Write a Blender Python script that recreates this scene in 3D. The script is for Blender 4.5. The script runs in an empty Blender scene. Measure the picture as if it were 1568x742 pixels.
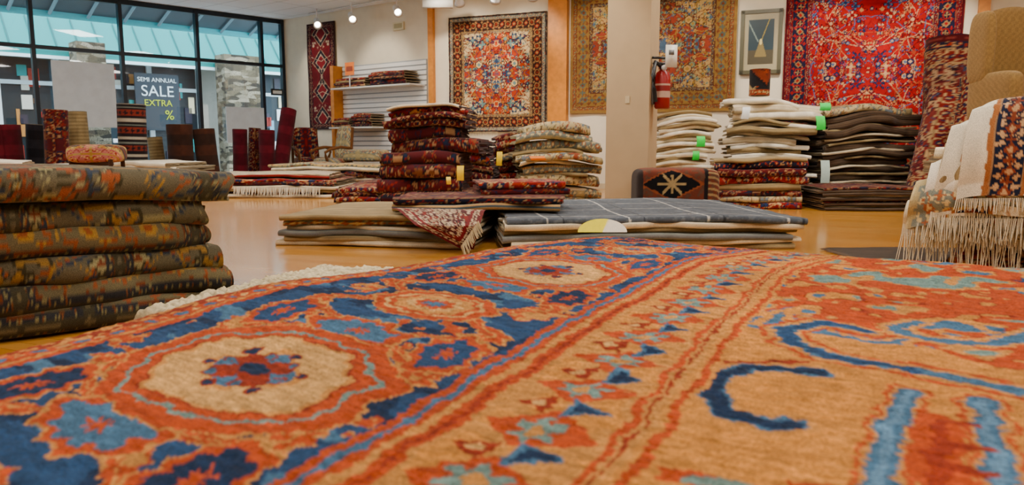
import bpy, math, random
import numpy as np
from mathutils import Vector
random.seed(5)
RNG = np.random.default_rng(11)
PI = math.pi

# ------------------------------------------------------------ colour + noise
def lin(h, sat=1.12):
    h = h.lstrip('#')
    c = np.array([int(h[i:i+2], 16)/255 for i in (0, 2, 4)])
    c = np.where(c <= .04045, c/12.92, ((c+.055)/1.055)**2.4)
    L = c@np.array([.2126, .7152, .0722])
    return np.maximum(L+(c-L)*sat, .0015)*.95

_tab = RNG.random((256, 256))
def vnoise(x, y, sc, seed=0):
    x = np.asarray(x, float)/sc + seed*17.3
    y = np.asarray(y, float)/sc + seed*9.7
    xi = np.floor(x).astype(int); yi = np.floor(y).astype(int)
    fx = x-xi; fy = y-yi
    fx = fx*fx*(3-2*fx); fy = fy*fy*(3-2*fy)
    a = _tab[xi % 256, yi % 256]; b = _tab[(xi+1) % 256, yi % 256]
    c = _tab[xi % 256, (yi+1) % 256]; d = _tab[(xi+1) % 256, (yi+1) % 256]
    return (a*(1-fx)+b*fx)*(1-fy)+(c*(1-fx)+d*fx)*fy

# ------------------------------------------------------------ mesh builder
class MB:
    def __init__(s):
        s.V = []; s.F = []; s.C = []; s.n = 0
    def add(s, V, F, C):
        V = np.asarray(V, float).reshape(-1, 3)
        C = np.asarray(C, float)
        if C.ndim == 1: C = np.tile(C[:3], (len(V), 1))
        s.V.append(V); s.F.append(np.asarray(F, int).reshape(-1, 4)+s.n); s.C.append(C.reshape(-1, 3)); s.n += len(V)
    def grid(s, P, C, cu=False, cv=False):
        P = np.asarray(P, float); a, b = P.shape[:2]
        C = np.asarray(C, float)
        if C.ndim == 1: C = np.broadcast_to(C, (a, b, 3))
        idx = np.arange(a*b).reshape(a, b)
        if cu: idx = np.vstack([idx, idx[:1]])
        if cv: idx = np.hstack([idx, idx[:, :1]])
        F = np.stack([idx[:-1, :-1], idx[:-1, 1:], idx[1:, 1:], idx[1:, :-1]], -1)
        s.add(P.reshape(-1, 3), F.reshape(-1, 4), C.reshape(-1, 3))
    def box(s, c, size, col, rz=0):
        x, y, z = [v/2 for v in size]
        V = np.array([[i, j, k] for i in (-x, x) for j in (-y, y) for k in (-z, z)])
        ca, sa = math.cos(rz), math.sin(rz)
        R = np.array([[ca, -sa, 0], [sa, ca, 0], [0, 0, 1]])
        V = V@R.T+np.array(c)
        F = [[0, 1, 3, 2], [4, 6, 7, 5], [0, 4, 5, 1], [2, 3, 7, 6], [0, 2, 6, 4], [1, 5, 7, 3]]
        s.add(V, F, col)
    def rbox(s, c, size, col, rz=0, e=.3, tex=None, n=28, tilt=0):
        """soft upholstered block: cube faces pushed onto a rounded superellipsoid"""
        k = 2/e; g = np.linspace(-1, 1, n); A, B = np.meshgrid(g, g, indexing='ij'); O = np.ones_like(A)
        for ax in range(3):
            for sg in (-1, 1):
                q = [None]*3; q[ax] = O*sg; q[(ax+1) % 3] = A if sg > 0 else B; q[(ax+2) % 3] = B if sg > 0 else A
                Q = np.stack(q, -1); Q = Q/((np.abs(Q)**k).sum(-1, keepdims=True)**(1/k))
                P = Q*np.array(size)/2
                C = np.broadcast_to(np.asarray(col, float), P.shape) if tex is None else tex(P[..., 0], P[..., 2]+P[..., 1]+size[1]/2)
                if tilt:
                    ct, st = math.cos(tilt), math.sin(tilt)
                    P = P@np.array([[1, 0, 0], [0, ct, -st], [0, st, ct]]).T
                ca, sa = math.cos(rz), math.sin(rz)
                P = P@np.array([[ca, -sa, 0], [sa, ca, 0], [0, 0, 1]]).T+np.array(c)
                s.grid(P, C)
    def lathe(s, prof, c, col, n=24, axis=None):
        prof = np.array(prof); th = np.linspace(0, 2*PI, n, endpoint=False)
        P = np.stack([prof[:, :1]*np.cos(th), prof[:, :1]*np.sin(th), np.repeat(prof[:, 1:2], n, 1)], -1)
        if axis is not None:
            a = np.array(axis, float); a /= np.linalg.norm(a)
            h = np.array([1., 0, 0]) if abs(a[0]) < .8 else np.array([0, 1., 0])
            u = np.cross(a, h); u /= np.linalg.norm(u); v = np.cross(a, u)
            P = P[..., :1]*u+P[..., 1:2]*v+P[..., 2:]*a
        s.grid(P+np.array(c), col, cv=True)
    def tube(s, pts, r, col, n=8):
        pts = np.array(pts, float); T = np.gradient(pts, axis=0)
        T /= np.linalg.norm(T, axis=1)[:, None]+1e-9
        up = np.array([0, 0, 1.]); rr = np.broadcast_to(r, len(pts))
        U = np.cross(T, up); bad = np.linalg.norm(U, axis=1) < .05
        U[bad] = [1, 0, 0]; U /= np.linalg.norm(U, axis=1)[:, None]; W = np.cross(T, U)
        th = np.linspace(0, 2*PI, n, endpoint=False)
        P = pts[:, None]+rr[:, None, None]*(np.cos(th)[None, :, None]*U[:, None]+np.sin(th)[None, :, None]*W[:, None])
        s.grid(P, col, cv=True)
        for k in (0, -1):
            Q = np.stack([P[k], np.tile(pts[k], (n, 1))]); s.grid(Q, col, cv=True)
    def fringe(s, a, b, d, L, n, col, w=.006):
        a = np.array(a, float); b = np.array(b, float); d = np.array(d, float)
        for i in range(n):
            p = a+(b-a)*((i+.5)/n); j = np.array([random.uniform(-1, 1), random.uniform(-1, 1), random.uniform(-.4, .4)])*L*.16
            s.tube([p-d*.01, p+d*L*.5+j*.5, p+d*L*random.uniform(.8, 1.1)+j], [w, w*.8, w*.5], np.asarray(col)*random.uniform(.8, 1.05), 4)
    def build(s, name, mat, smooth=True):
        V = np.vstack(s.V); F = np.vstack(s.F); C = np.vstack(s.C)
        me = bpy.data.meshes.new(name)
        me.vertices.add(len(V)); me.vertices.foreach_set('co', V.astype(np.float32).ravel())
        me.loops.add(F.size); me.loops.foreach_set('vertex_index', F.astype(np.int32).ravel())
        me.polygons.add(len(F)); me.polygons.foreach_set('loop_start', np.arange(0, F.size, 4, dtype=np.int32))
        me.polygons.foreach_set('use_smooth', np.full(len(F), smooth))
        me.update(calc_edges=True)
        ca = me.color_attributes.new('Col', 'FLOAT_COLOR', 'POINT')
        ca.data.foreach_set('color', np.hstack([C, np.ones((len(C), 1))]).astype(np.float32).ravel())
        me.materials.append(mat)
        o = bpy.data.objects.new(name, me); bpy.context.collection.objects.link(o)
        return o

# ------------------------------------------------------------ materials
def newmat(name):
    m = bpy.data.materials.new(name); m.use_nodes = True
    nt = m.node_tree; return m, nt, nt.nodes['Principled BSDF']
def attr_mat(name, rough=.95, bump=.35, nscale=260, var=.25, sheen=.08, spec=.2):
    m, nt, b = newmat(name); N = nt.nodes; L = nt.links
    at = N.new('ShaderNodeAttribute'); at.attribute_name = 'Col'
    tc = N.new('ShaderNodeTexCoord'); no = N.new('ShaderNodeTexNoise'); no.inputs['Scale'].default_value = nscale
    no.inputs['Detail'].default_value = 3
    L.new(tc.outputs['Object'], no.inputs['Vector'])
    mr = N.new('ShaderNodeMapRange'); mr.inputs['From Min'].default_value = .3; mr.inputs['From Max'].default_value = .7
    mr.inputs['To Min'].default_value = 1-var; mr.inputs['To Max'].default_value = 1+var
    L.new(no.outputs['Fac'], mr.inputs['Value'])
    mx = N.new('ShaderNodeVectorMath'); mx.operation = 'MULTIPLY'
    L.new(at.outputs['Color'], mx.inputs[0]); L.new(mr.outputs['Result'], mx.inputs[1])
    L.new(mx.outputs['Vector'], b.inputs['Base Color'])
    b.inputs['Roughness'].default_value = rough
    b.inputs['Specular IOR Level'].default_value = spec
    b.inputs['Sheen Weight'].default_value = sheen
    if bump:
        bp = N.new('ShaderNodeBump'); bp.inputs['Strength'].default_value = bump; bp.inputs['Distance'].default_value = .004
        L.new(no.outputs['Fac'], bp.inputs['Height']); L.new(bp.outputs['Normal'], b.inputs['Normal'])
    return m
def flat_mat(name, col, rough=.6, var=.06, scale=6, metal=0, emit=0, spec=.4):
    m, nt, b = newmat(name); N = nt.nodes; L = nt.links; c = lin(col)
    tc = N.new('ShaderNodeTexCoord'); no = N.new('ShaderNodeTexNoise'); no.inputs['Scale'].default_value = scale
    L.new(tc.outputs['Object'], no.inputs['Vector'])
    cr = N.new('ShaderNodeValToRGB')
    cr.color_ramp.elements[0].position = .3; cr.color_ramp.elements[1].position = .7
    cr.color_ramp.elements[0].color = (*(c*(1-var)), 1); cr.color_ramp.elements[1].color = (*np.minimum(c*(1+var), 1), 1)
    L.new(no.outputs['Fac'], cr.inputs['Fac']); L.new(cr.outputs['Color'], b.inputs['Base Color'])
    b.inputs['Roughness'].default_value = rough; b.inputs['Metallic'].default_value = metal
    b.inputs['Specular IOR Level'].default_value = spec
    if emit:
        b.inputs['Emission Color'].default_value = (*c, 1); b.inputs['Emission Strength'].default_value = emit
    return m
WOOL = attr_mat('wool_pile', var=.34, bump=.5)
WOOLFAR = attr_mat('wool_woven', nscale=120, var=.18, bump=.2)
WOOLNEAR = attr_mat('wool_knotted_close', nscale=360, var=.42, bump=.85, sheen=.05, spec=.1)
SHAG = attr_mat('wool_shag', nscale=60, var=.2, bump=1.0)
SOLID = attr_mat('painted_parts', rough=.4, bump=0, nscale=40, var=.04, sheen=0, spec=.5)
WALLM = flat_mat('wall_paint_cream', '#ece3ce', .8, .03)
WALLA = flat_mat('wall_paint_sand', '#e4dbc7', .8, .03)
COLM = flat_mat('column_paint', '#b8a282', .7, .03)
WOODT = flat_mat('wood_trim_maple', '#cc8640', .4, .15, 9)
BLACKM = flat_mat('mullion_dark', '#101c2a', .4, .1)

def wood_floor():
    m, nt, b = newmat('maple_plank_floor'); N = nt.nodes; L = nt.links
    tc = N.new('ShaderNodeTexCoord'); mp = N.new('ShaderNodeMapping'); mp.inputs['Rotation'].default_value = (0, 0, math.radians(22))
    L.new(tc.outputs['Object'], mp.inputs['Vector'])
    br = N.new('ShaderNodeTexBrick'); br.inputs['Scale'].default_value = 1
    br.inputs['Brick Width'].default_value = 1.3; br.inputs['Row Height'].default_value = .09; br.inputs['Mortar Size'].default_value = .0012
    br.inputs['Color1'].default_value = (*lin('#d69c54'), 1); br.inputs['Color2'].default_value = (*lin('#ca8c42'), 1)
    br.inputs['Mortar'].default_value = (*lin('#96602e'), 1)
    L.new(mp.outputs['Vector'], br.inputs['Vector'])
    m2 = N.new('ShaderNodeMapping'); m2.inputs['Rotation'].default_value = (0, 0, math.radians(22)); m2.inputs['Scale'].default_value = (2, 30, 1)
    L.new(tc.outputs['Object'], m2.inputs['Vector'])
    no = N.new('ShaderNodeTexNoise'); no.inputs['Scale'].default_value = 2; no.inputs['Detail'].default_value = 5
    L.new(m2.outputs['Vector'], no.inputs['Vector'])
    mx = N.new('ShaderNodeMix'); mx.data_type = 'RGBA'; mx.blend_type = 'MULTIPLY'; mx.inputs[0].default_value = .2
    L.new(br.outputs['Color'], mx.inputs[6]); L.new(no.outputs['Fac'], mx.inputs[7])
    L.new(mx.outputs[2], b.inputs['Base Color']); b.inputs['Roughness'].default_value = .25
    b.inputs['Coat Weight'].default_value = .55; b.inputs['Coat Roughness'].default_value = .12
    return m
def ceil_mat():
    m, nt, b = newmat('ceiling_tile'); N = nt.nodes; L = nt.links
    tc = N.new('ShaderNodeTexCoord'); mp = N.new('ShaderNodeMapping'); mp.inputs['Rotation'].default_value = (0, 0, math.radians(37))
    L.new(tc.outputs['Object'], mp.inputs['Vector'])
    br = N.new('ShaderNodeTexBrick'); br.offset = 0; br.inputs['Scale'].default_value = 1
    br.inputs['Brick Width'].default_value = 1.2; br.inputs['Row Height'].default_value = .6; br.inputs['Mortar Size'].default_value = .012
    br.inputs['Color1'].default_value = (.86, .89, .93, 1); br.inputs['Color2'].default_value = (.84, .87, .91, 1)
    br.inputs['Mortar'].default_value = (.55, .57, .6, 1)
    L.new(mp.outputs['Vector'], br.inputs['Vector']); L.new(br.outputs['Color'], b.inputs['Base Color']); b.inputs['Roughness'].default_value = .9
    return m
def stone_mat():
    m, nt, b = newmat('stacked_stone'); N = nt.nodes; L = nt.links
    tc = N.new('ShaderNodeTexCoord'); mp = N.new('ShaderNodeMapping'); mp.inputs['Scale'].default_value = (4, 4, 11)
    L.new(tc.outputs['Object'], mp.inputs['Vector'])
    vo = N.new('ShaderNodeTexVoronoi'); vo.inputs['Scale'].default_value = 1
    L.new(mp.outputs['Vector'], vo.inputs['Vector'])
    cr = N.new('ShaderNodeValToRGB'); e = cr.color_ramp.elements
    e[0].color = (*lin('#40382e'), 1); e[1].color = (*lin('#a89a84'), 1); e[0].position = .2; e[1].position = .8
    n = e.new(.5); n.color = (*lin('#6e604a'), 1)
    L.new(vo.outputs['Color'], cr.inputs['Fac'])
    vd = N.new('ShaderNodeTexVoronoi'); vd.feature = 'DISTANCE_TO_EDGE'; L.new(mp.outputs['Vector'], vd.inputs['Vector'])
    r2 = N.new('ShaderNodeMapRange'); r2.inputs['From Max'].default_value = .12; r2.inputs['To Min'].default_value = .2
    L.new(vd.outputs['Distance'], r2.inputs['Value'])
    mu = N.new('ShaderNodeVectorMath'); mu.operation = 'MULTIPLY'; L.new(cr.outputs['Color'], mu.inputs[0]); L.new(r2.outputs['Result'], mu.inputs[1])
    L.new(mu.outputs['Vector'], b.inputs['Base Color']); b.inputs['Roughness'].default_value = .9
    return m
def glass_mat():
    m, nt, b = newmat('window_glass'); N = nt.nodes; L = nt.links
    tr = N.new('ShaderNodeBsdfTransparent'); gl = N.new('ShaderNodeBsdfGlossy'); gl.inputs['Roughness'].default_value = .02
    mx = N.new('ShaderNodeMixShader'); mx.inputs['Fac'].default_value = .04
    tr.inputs['Color'].default_value = (.95, .98, 1, 1)
    L.new(tr.outputs[0], mx.inputs[1]); L.new(gl.outputs[0], mx.inputs[2])
    L.new(mx.outputs[0], N['Material Output'].inputs['Surface']); return m

# ------------------------------------------------------------ rug pattern painter
def motif(kind, dx, dy, r):
    h = np.hypot(dx, dy); th = np.arctan2(dy, dx)
    if kind == 0: return np.abs(dx)+np.abs(dy) < r
    if kind == 1: return h < r*(.68+.32*np.cos(6*th))
    if kind == 2: return ((np.abs(dx) < r*.28) & (np.abs(dy) < r)) | ((np.abs(dy) < r*.28) & (np.abs(dx) < r))
    if kind == 3: return np.maximum(np.abs(dx)*.6+np.abs(dy), np.abs(dx)*1.1) < r*.8
    if kind == 4: return (np.abs(h-r*.75) < r*.2) & (th > -2.0)
    if kind == 5: return h < r*(.6+.4*np.cos(4*th))
    if kind == 6: return (np.abs(dx) < r*1.3) & (np.abs(dy) < r*.3*(1+np.abs(dx)/r))
    return h < r
def oriental(W, H, res, pal, seed, bands, mode='medallion', dens=1.0, msz=1.0):
    R = random.Random(seed)
    nx = int(W/res)+1; ny = int(H/res)+1
    x, y = np.meshgrid(np.linspace(0, W, nx), np.linspace(0, H, ny))
    jx = x+(vnoise(x, y, .03, seed)-.5)*.010; jy = y+(vnoise(x, y, .03, seed+3)-.5)*.010
    P = {k: lin(v) if isinstance(v, str) else [lin(q) for q in v] for k, v in pal.items()}
    img = np.zeros((ny, nx, 3)); img[:] = P['field']
    ex = np.minimum(jx, W-jx); ey = np.minimum(jy, H-jy); e = np.minimum(ex, ey)
    al = np.where(ex < ey, np.abs(jy-H/2), np.abs(jx-W/2))
    B = sum(b[0] for b in bands)
    fx = np.abs(jx-W/2); fy = np.abs(jy-H/2); a = W/2-B; b_ = H/2-B
    u = fx/a; v = fy/b_; m = P['m']
    zz = np.abs(((u-v)*6) % 1-.5)*.16
    q = u+v*.9+zz
    infield = e > B
    if mode == 'medallion':
        img[q > 1.30] = P['corner']; img[np.abs(q-1.30) < .02] = P['line']
        img[np.abs(q-1.36) < .012] = m[3 % len(m)]
        img[q < .88] = P['line']; img[q < .86] = P['med']; img[np.abs(q-.78) < .015] = m[0]
        img[q < .52] = P['line']; img[q < .50] = P['med2']; img[np.abs(q-.44) < .014] = m[0]; img[q < .24] = m[0]; img[q < .19] = P['med']
        img[(fx < .02) & (q < 1.2) & (q > .86)] = P['line']
    elif mode == 'diamonds':
        per = 2*a*.95; vv = np.abs((fy/per) % 1-.5)*2; qq = u+vv
        img[qq < .95] = P['line']; img[qq < .88] = P['med']; img[qq < .6] = m[0]; img[qq < .5] = P['med2']; img[qq < .25] = m[1]
    area = a*b_
    for k in range(int(8*dens)):
        c = R.uniform(0, b_); A = R.uniform(.05, .22); f = R.uniform(3, 9); ph = R.uniform(0, 6)
        img[(np.abs(fy-c-A*np.sin(fx*f+ph)) < .0065) & infield] = m[k % len(m)]
        c = R.uniform(0, a)
        img[(np.abs(fx-c-A*np.sin(fy*f+ph)) < .0065) & infield] = m[(k+1) % len(m)]
    def draw(px, py, r, kd, c1, c2):
        dx = fx-px; dy = fy-py; sel = infield
        img[motif(kd, dx, dy, r*1.22) & sel] = P['line']; img[motif(kd, dx, dy, r) & sel] = c1; img[motif(0, dx, dy, r*.5) & sel] = c2
    for k in range(int(130*dens*max(area, .3))):
        draw(R.uniform(0, a), R.uniform(0, b_), R.uniform(.015, .042)*msz, R.choice([0, 1, 2, 3, 4, 5, 6]), R.choice(m), R.choice(m))
    for k in range(int(9*dens*max(area, .3))):
        draw(R.uniform(0, a), R.uniform(0, b_), R.uniform(.06, .085)*msz, R.choice([1, 3, 5]), R.choice(m), R.choice(m))
    pos = 0
    for bi, (bw, bg, per, kd, c1, c2) in enumerate(bands):
        mk = (e >= pos) & (e < pos+bw); cb = e-pos-bw/2
        img[mk] = lin(bg)
        if per:
            la = ((al+per/2) % per)-per/2
            vine = mk & (np.abs(cb-bw*.3*np.sin(al*2*PI/per)) < bw*.045); img[vine] = lin(c2)
            img[mk & motif(kd, la, cb, bw*.36)] = lin(c1); img[mk & motif(kd, la, cb, bw*.27)] = lin(bg)*.8
            img[mk & motif(5, la, cb, bw*.2)] = lin(c2)
            lb = (al % per)-per/2
            img[mk & motif(0, lb, cb, bw*.24)] = lin(c2)
            img[mk & motif(0, lb, cb, bw*.13)] = lin(c1)
            if bw > .12:
                l4 = (al % (per/2))-per/4
                img[mk & motif(2, l4, np.abs(cb)-bw*.3, bw*.12)] = lin(c1)
            img[mk & (np.abs(cb) > bw*.46)] = lin(c1)*.6
        pos += bw
    img *= (.82+.36*vnoise(x*.2, y, .05, seed+5))[..., None]
    return img
class Tex:
    def __init__(s, img, res, dim=1): s.i = img*dim; s.r = res
    def __call__(s, a, b):
        a = np.asarray(a, float); b = np.asarray(b, float); a, b = np.broadcast_arrays(a, b)
        H, W = s.i.shape[:2]
        ia = np.abs(((a/s.r).astype(int) + W) % (2*W) - W); ib = np.abs(((b/s.r).astype(int)+H) % (2*H)-H)
        return s.i[np.clip(ib, 0, H-1), np.clip(ia, 0, W-1)]
def plain(c1, c2=None, per=.12, frac=.5, seed=0):
    c1 = lin(c1); c2 = c1 if c2 is None else lin(c2)
    def f(a, b):
        a, b = np.broadcast_arrays(np.asarray(a, float), np.asarray(b, float))
        k = (((b/per) % 1) < frac)[..., None]
        return np.where(k, c1, c2)*(.8+.4*vnoise(a, b, .07, seed))[..., None]
    return f
PR = dict(field='#7c1a18', corner='#1f2540', med='#1e2340', med2='#8a2420', line='#1a1418', m=['#c0a078', '#96301f', '#232f52', '#a8703a'])
BR = [(.03, '#4a1014', 0, 0, '', ''), (.10, '#1c1c30', .13, 1, '#b08c62', '#94301f'), (.03, '#b09068', .05, 0, '#6a1818', '#22223a'), (.16, '#74201c', .2, 3, '#b89a70', '#1c2440'), (.03, '#b09068', .05, 0, '#6a1818', '#22223a')]
PO = dict(field='#635b42', corner='#4c4a34', med='#5c4230', med2='#2a2e38', line='#36311f', m=['#84482a', '#8c6c38', '#2c3644', '#86805e', '#6a3a26'])
BO = [(.02, '#3c3828', 0, 0, '', ''), (.035, '#2a2a2c', .06, 0, '#76492a', '#7c7450'), (.19, '#625a42', .24, 1, '#84482a', '#94743c'), (.03, '#282a30', .06, 0, '#86703c', '#64321e')]
PB = dict(field='#bfae86', corner='#9c875c', med='#808678', med2='#b89a5e', line='#6a5a46', m=['#6e7a82', '#94503a', '#cbbc94', '#7c6a44'])
BB = [(.03, '#a89870', 0, 0, '', ''), (.16, '#73786f', .18, 1, '#cbb98c', '#94583a'), (.04, '#b89e6c', .06, 0, '#5c6168', '#944e34')]
T_red = Tex(oriental(2.4, 1.6, .012, PR, 3, BR, 'tile', dens=1.2), .012)
PRd = dict(PR); PRd['field'] = '#4c1216'; PRd['m'] = ['#9a7858', '#7a2018', '#161e38', '#6e4226']
T_dred = Tex(oriental(2.4, 1.6, .012, PRd, 8, [(.03, '#3a0c10', 0, 0, '', ''), (.10, '#181626', .13, 1, '#9a7654', '#741e18'), (.14, '#5a1416', .2, 3, '#a4805c', '#161c34')], 'tile', 1.3), .012, .9)
T_olive = Tex(oriental(2.6, 1.3, .005, PO, 5, BO, 'tile', 1.0, 1.0), .005)
T_olive2 = Tex(oriental(2.6, 1.3, .005, dict(PO, field='#5a5442'), 15, BO[:2], 'tile', .8, 1.25), .005)
T_beige = Tex(oriental(2.0, 1.4, .012, PB, 9, BB, 'tile', 1.1), .012)
T_kil = Tex(oriental(1.6, 1.2, .012, dict(field='#74321c', corner='#201a1a', med='#1c1a1c', med2='#8a7a58', line='#161212', m=['#a89068', '#1d1b1e', '#943e20']), 21, [(.08, '#8a3c22', .1, 0, '#1a1818', '#b09868')], 'diamonds', .3), .012)
T_cream = plain('#d8cdb4', '#c4b294', .05, .6, 2)
T_white = plain('#e6decc', '#dacfb6', .1, .7, 4)
T_tan = plain('#988664', '#827050', .06, .6, 5)
T_grey = plain('#6c6c6a', '#777a74', .05, .6, 6)
T_brown = plain('#3e3228', '#5c4a3a', .03, .5, 7)
T_stripe = plain('#b59264', '#44545c', .05, .5, 9)

# ------------------------------------------------------------ folded rug layers
def fold_layer(mb, o, ang, W, D, h, tex, t=.018, nx=36, nd=5, edge='#8a7a60', wob=.02, seed=0, toff=(0, 0), sag=.0, wp=None):
    ca, sa = math.cos(ang), math.sin(ang); o = np.array(o, float)
    xs = np.linspace(0, W, nx)
    wy = wob*(vnoise(xs, xs*0+seed*3.1, .25, seed)-.5)*2; wz = wob*.5*(vnoise(xs, xs*0+seed, .35, seed+7)-.5)
    wz = wz-sag*((xs/W-.5)*2)**4
    if wp: wz = wz+wp[0]*(.11*(vnoise(xs, xs*0+wp[1], .45, wp[1])-.5)-.06*((xs/W-.5)*2)**2); wy = wy+min(wp[0], 1)*.16*(vnoise(xs, xs*0, .6, wp[1]+3)-.5)
    K = max(1, int(h/(2*t))); ec = lin(edge)
    for k in range(K):
        R = h/2-t*k*1.02
        if R < t*.6: break
        R2 = max(R-t*.86, .0015); f = k*t*1.02
        yc = f+R; DD = D-k*.012*((seed+k) % 3)
        th = np.linspace(-PI/2, -3*PI/2, 11)
        def path(r):
            yb = np.linspace(DD, yc, nd+1)[:-1]; yt = np.linspace(yc, DD, nd+1)[1:]
            Y = np.concatenate([yb, yc+r*np.cos(th), yt]); Z = np.concatenate([yb*0-r, r*np.sin(th), yt*0+r])+h/2
            return Y, Z
        Yo, Zo = path(R); Yi, Zi = path(R2)
        arc = np.concatenate([[0], np.cumsum(np.hypot(np.diff(Yo), np.diff(Zo)))])
        Y = np.concatenate([Yo, Yi[::-1]]); Z = np.concatenate([Zo, Zi[::-1]])
        ex = (vnoise(arc, arc*0+seed+k, .1, seed+k)-.5)*.05
        ex = np.concatenate([ex, ex[::-1]])
        X = xs[None]*np.ones((len(Y), 1)); X = X+ex[:, None]*np.where(xs > W/2, 1, -1)[None]*(np.abs(xs/W-.5)*2)[None]
        YY = Y[:, None]+wy[None]; ZZ = Z[:, None]+wz[None]
        P = np.stack([o[0]+X*ca-YY*sa, o[1]+X*sa+YY*ca, o[2]+ZZ], -1)
        Co = tex(X[:len(Yo)]+toff[0], (arc[:, None]-arc[-1]/2+toff[1])*np.ones((1, nx)))
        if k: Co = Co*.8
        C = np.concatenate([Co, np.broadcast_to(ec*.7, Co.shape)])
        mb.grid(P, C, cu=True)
        n = len(Yo)
        for sd in (0, -1):
            cap = np.stack([P[:n, sd], P[n:, sd][::-1]]); mb.grid(cap, ec*random.uniform(.75, 1.1))
def stack(name, x, y, ang, W, D, layers, z0=0, jit=.03, mat=None, wob=.02, nx=36, topnd=16, edge='#8a7a60', t=.018, seed=0, build=True, shrink=0, nd=5, warp=True):
    mb = MB(); R = random.Random(seed+100); z = z0; a0 = math.radians(ang)
    for i, L in enumerate(layers):
        h, tex = L[0], L[1]; ed = L[2] if len(L) > 2 else edge
        a = a0+R.uniform(-1, 1)*jit*.6; ww = W-R.uniform(0, 1)*jit*2.6-shrink*i
        ox = R.uniform(-1, 1)*jit+shrink*i*.5; oy = R.uniform(-1, 1)*jit
        px = x+ox*math.cos(a0)-oy*math.sin(a0); py = y+ox*math.sin(a0)+oy*math.cos(a0)
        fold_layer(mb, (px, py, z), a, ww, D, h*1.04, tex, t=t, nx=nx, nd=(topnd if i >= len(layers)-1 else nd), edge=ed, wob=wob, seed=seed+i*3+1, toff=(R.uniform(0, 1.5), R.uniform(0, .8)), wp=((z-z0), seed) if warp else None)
        z += h*.985
    if build: return mb.build(name, mat or WOOL), z
    return mb, z

# ------------------------------------------------------------ room shell
K0 = np.array([-5.37, 17.83]); K1 = np.array([-1.6, 15.0]); dB = np.array([.927, -.375]); dA = np.array([.8, -.6])
K2 = K1+dB*13; K3 = np.array([5.2, -2.9]); K4 = np.array([-8., -3.]); dW = np.array([-.7071, -.7071]); nW = np.array([-.7071, .7071])
K5 = K0+dW*10; CZ = 3.7
def prism(name, pts, z0, z1, mat):
    n = len(pts); V = [(p[0], p[1], z0) for p in pts]+[(p[0], p[1], z1) for p in pts]
    F = [list(range(n))[::-1], list(range(n, 2*n))]+[[i, (i+1) % n, (i+1) % n+n, i+n] for i in range(n)]
    me = bpy.data.meshes.new(name); me.from_pydata(V, [], F); me.update(); me.materials.append(mat)
    o = bpy.data.objects.new(name, me); bpy.context.collection.objects.link(o); return o
def wall(name, p, q, z0, z1, th, mat):
    p = np.array(p); q = np.array(q); d = (q-p)/np.linalg.norm(q-p); n = np.array([-d[1], d[0]])*th
    return prism(name, [p, q, q+n, p+n], z0, z1, mat)
room = [K4, K3, K2, K1, K0, K5]
prism('floor', room, -.1, 0, wood_floor())
prism('ceiling', room, CZ, CZ+.1, ceil_mat())
wall('wall_back_left', K0, K1, 0, CZ, .15, WALLA)
wall('wall_back', K1, K2, 0, CZ, .15, WALLM)
wall('wall_right', K2, K3, 0, CZ, .15, WALLM)
wall('wall_rear', K3, K4, 0, CZ, .15, WALLM)
wall('wall_left', K4, K5, 0, CZ, .15, WALLM)
def onB(t, o=0): return K1+dB*t+np.array([-.375, -.927])*o
def onA(t, o=0): return K0+dA*t+np.array([-.6, -.8])*o
def onW(t, o=0): return K0+dW*t+nW*o
aB = math.atan2(dB[1], dB[0]); aA = math.atan2(dA[1], dA[0])
def wbox(name, fn, t0, t1, o0, o1, z0, z1, mat):
    return prism(name, [fn(t0, o0), fn(t1, o0), fn(t1, o1), fn(t0, o1)], z0, z1, mat)
wbox('trim_1', onB, -.02, .09, .0, .1, 0, 3.55, WOODT)
wbox('trim_2', onB, 2.5, 2.86, .0, .16, 0, CZ, WOODT)
wbox('trim_3', onB, 9.3, 9.45, .0, .1, 0, CZ, WOODT)
wbox('trim_4', onA, 2.0, 2.1, .0, .3, 0, 2.5, WOODT)
BASE = flat_mat('baseboard_paint', '#cfc0a2', .6)
wbox('baseboard_back', onB, .09, 12.9, .0, .02, 0, .1, BASE)
wbox('baseboard_back_left', onA, 0.02, 1.98, .0, .02, 0, .1, BASE)
# windows
GL = glass_mat(); MT = [0, .52, 1.99, 3.52, 5.07, 6.6, 8.1, 9.9]
for i in range(len(MT)-1):
    e = bpy.data.objects.new('window_%d' % (i+1), None); bpy.context.collection.objects.link(e)
    a, b = MT[i], MT[i+1]; parts = []
    parts.append(wbox('mullion', onW, a, a+.07, -.05, .08, 0, CZ, BLACKM))
    for z in (.0, 2.6, 3.6): parts.append(wbox('transom', onW, a+.07, b, -.04, .07, z, z+(.1 if z != 2.6 else .07), BLACKM))
    parts.append(wbox('glass', onW, a+.07, b, .01, .016, .1, 3.6, GL))
    for p in parts: p.parent = e
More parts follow.
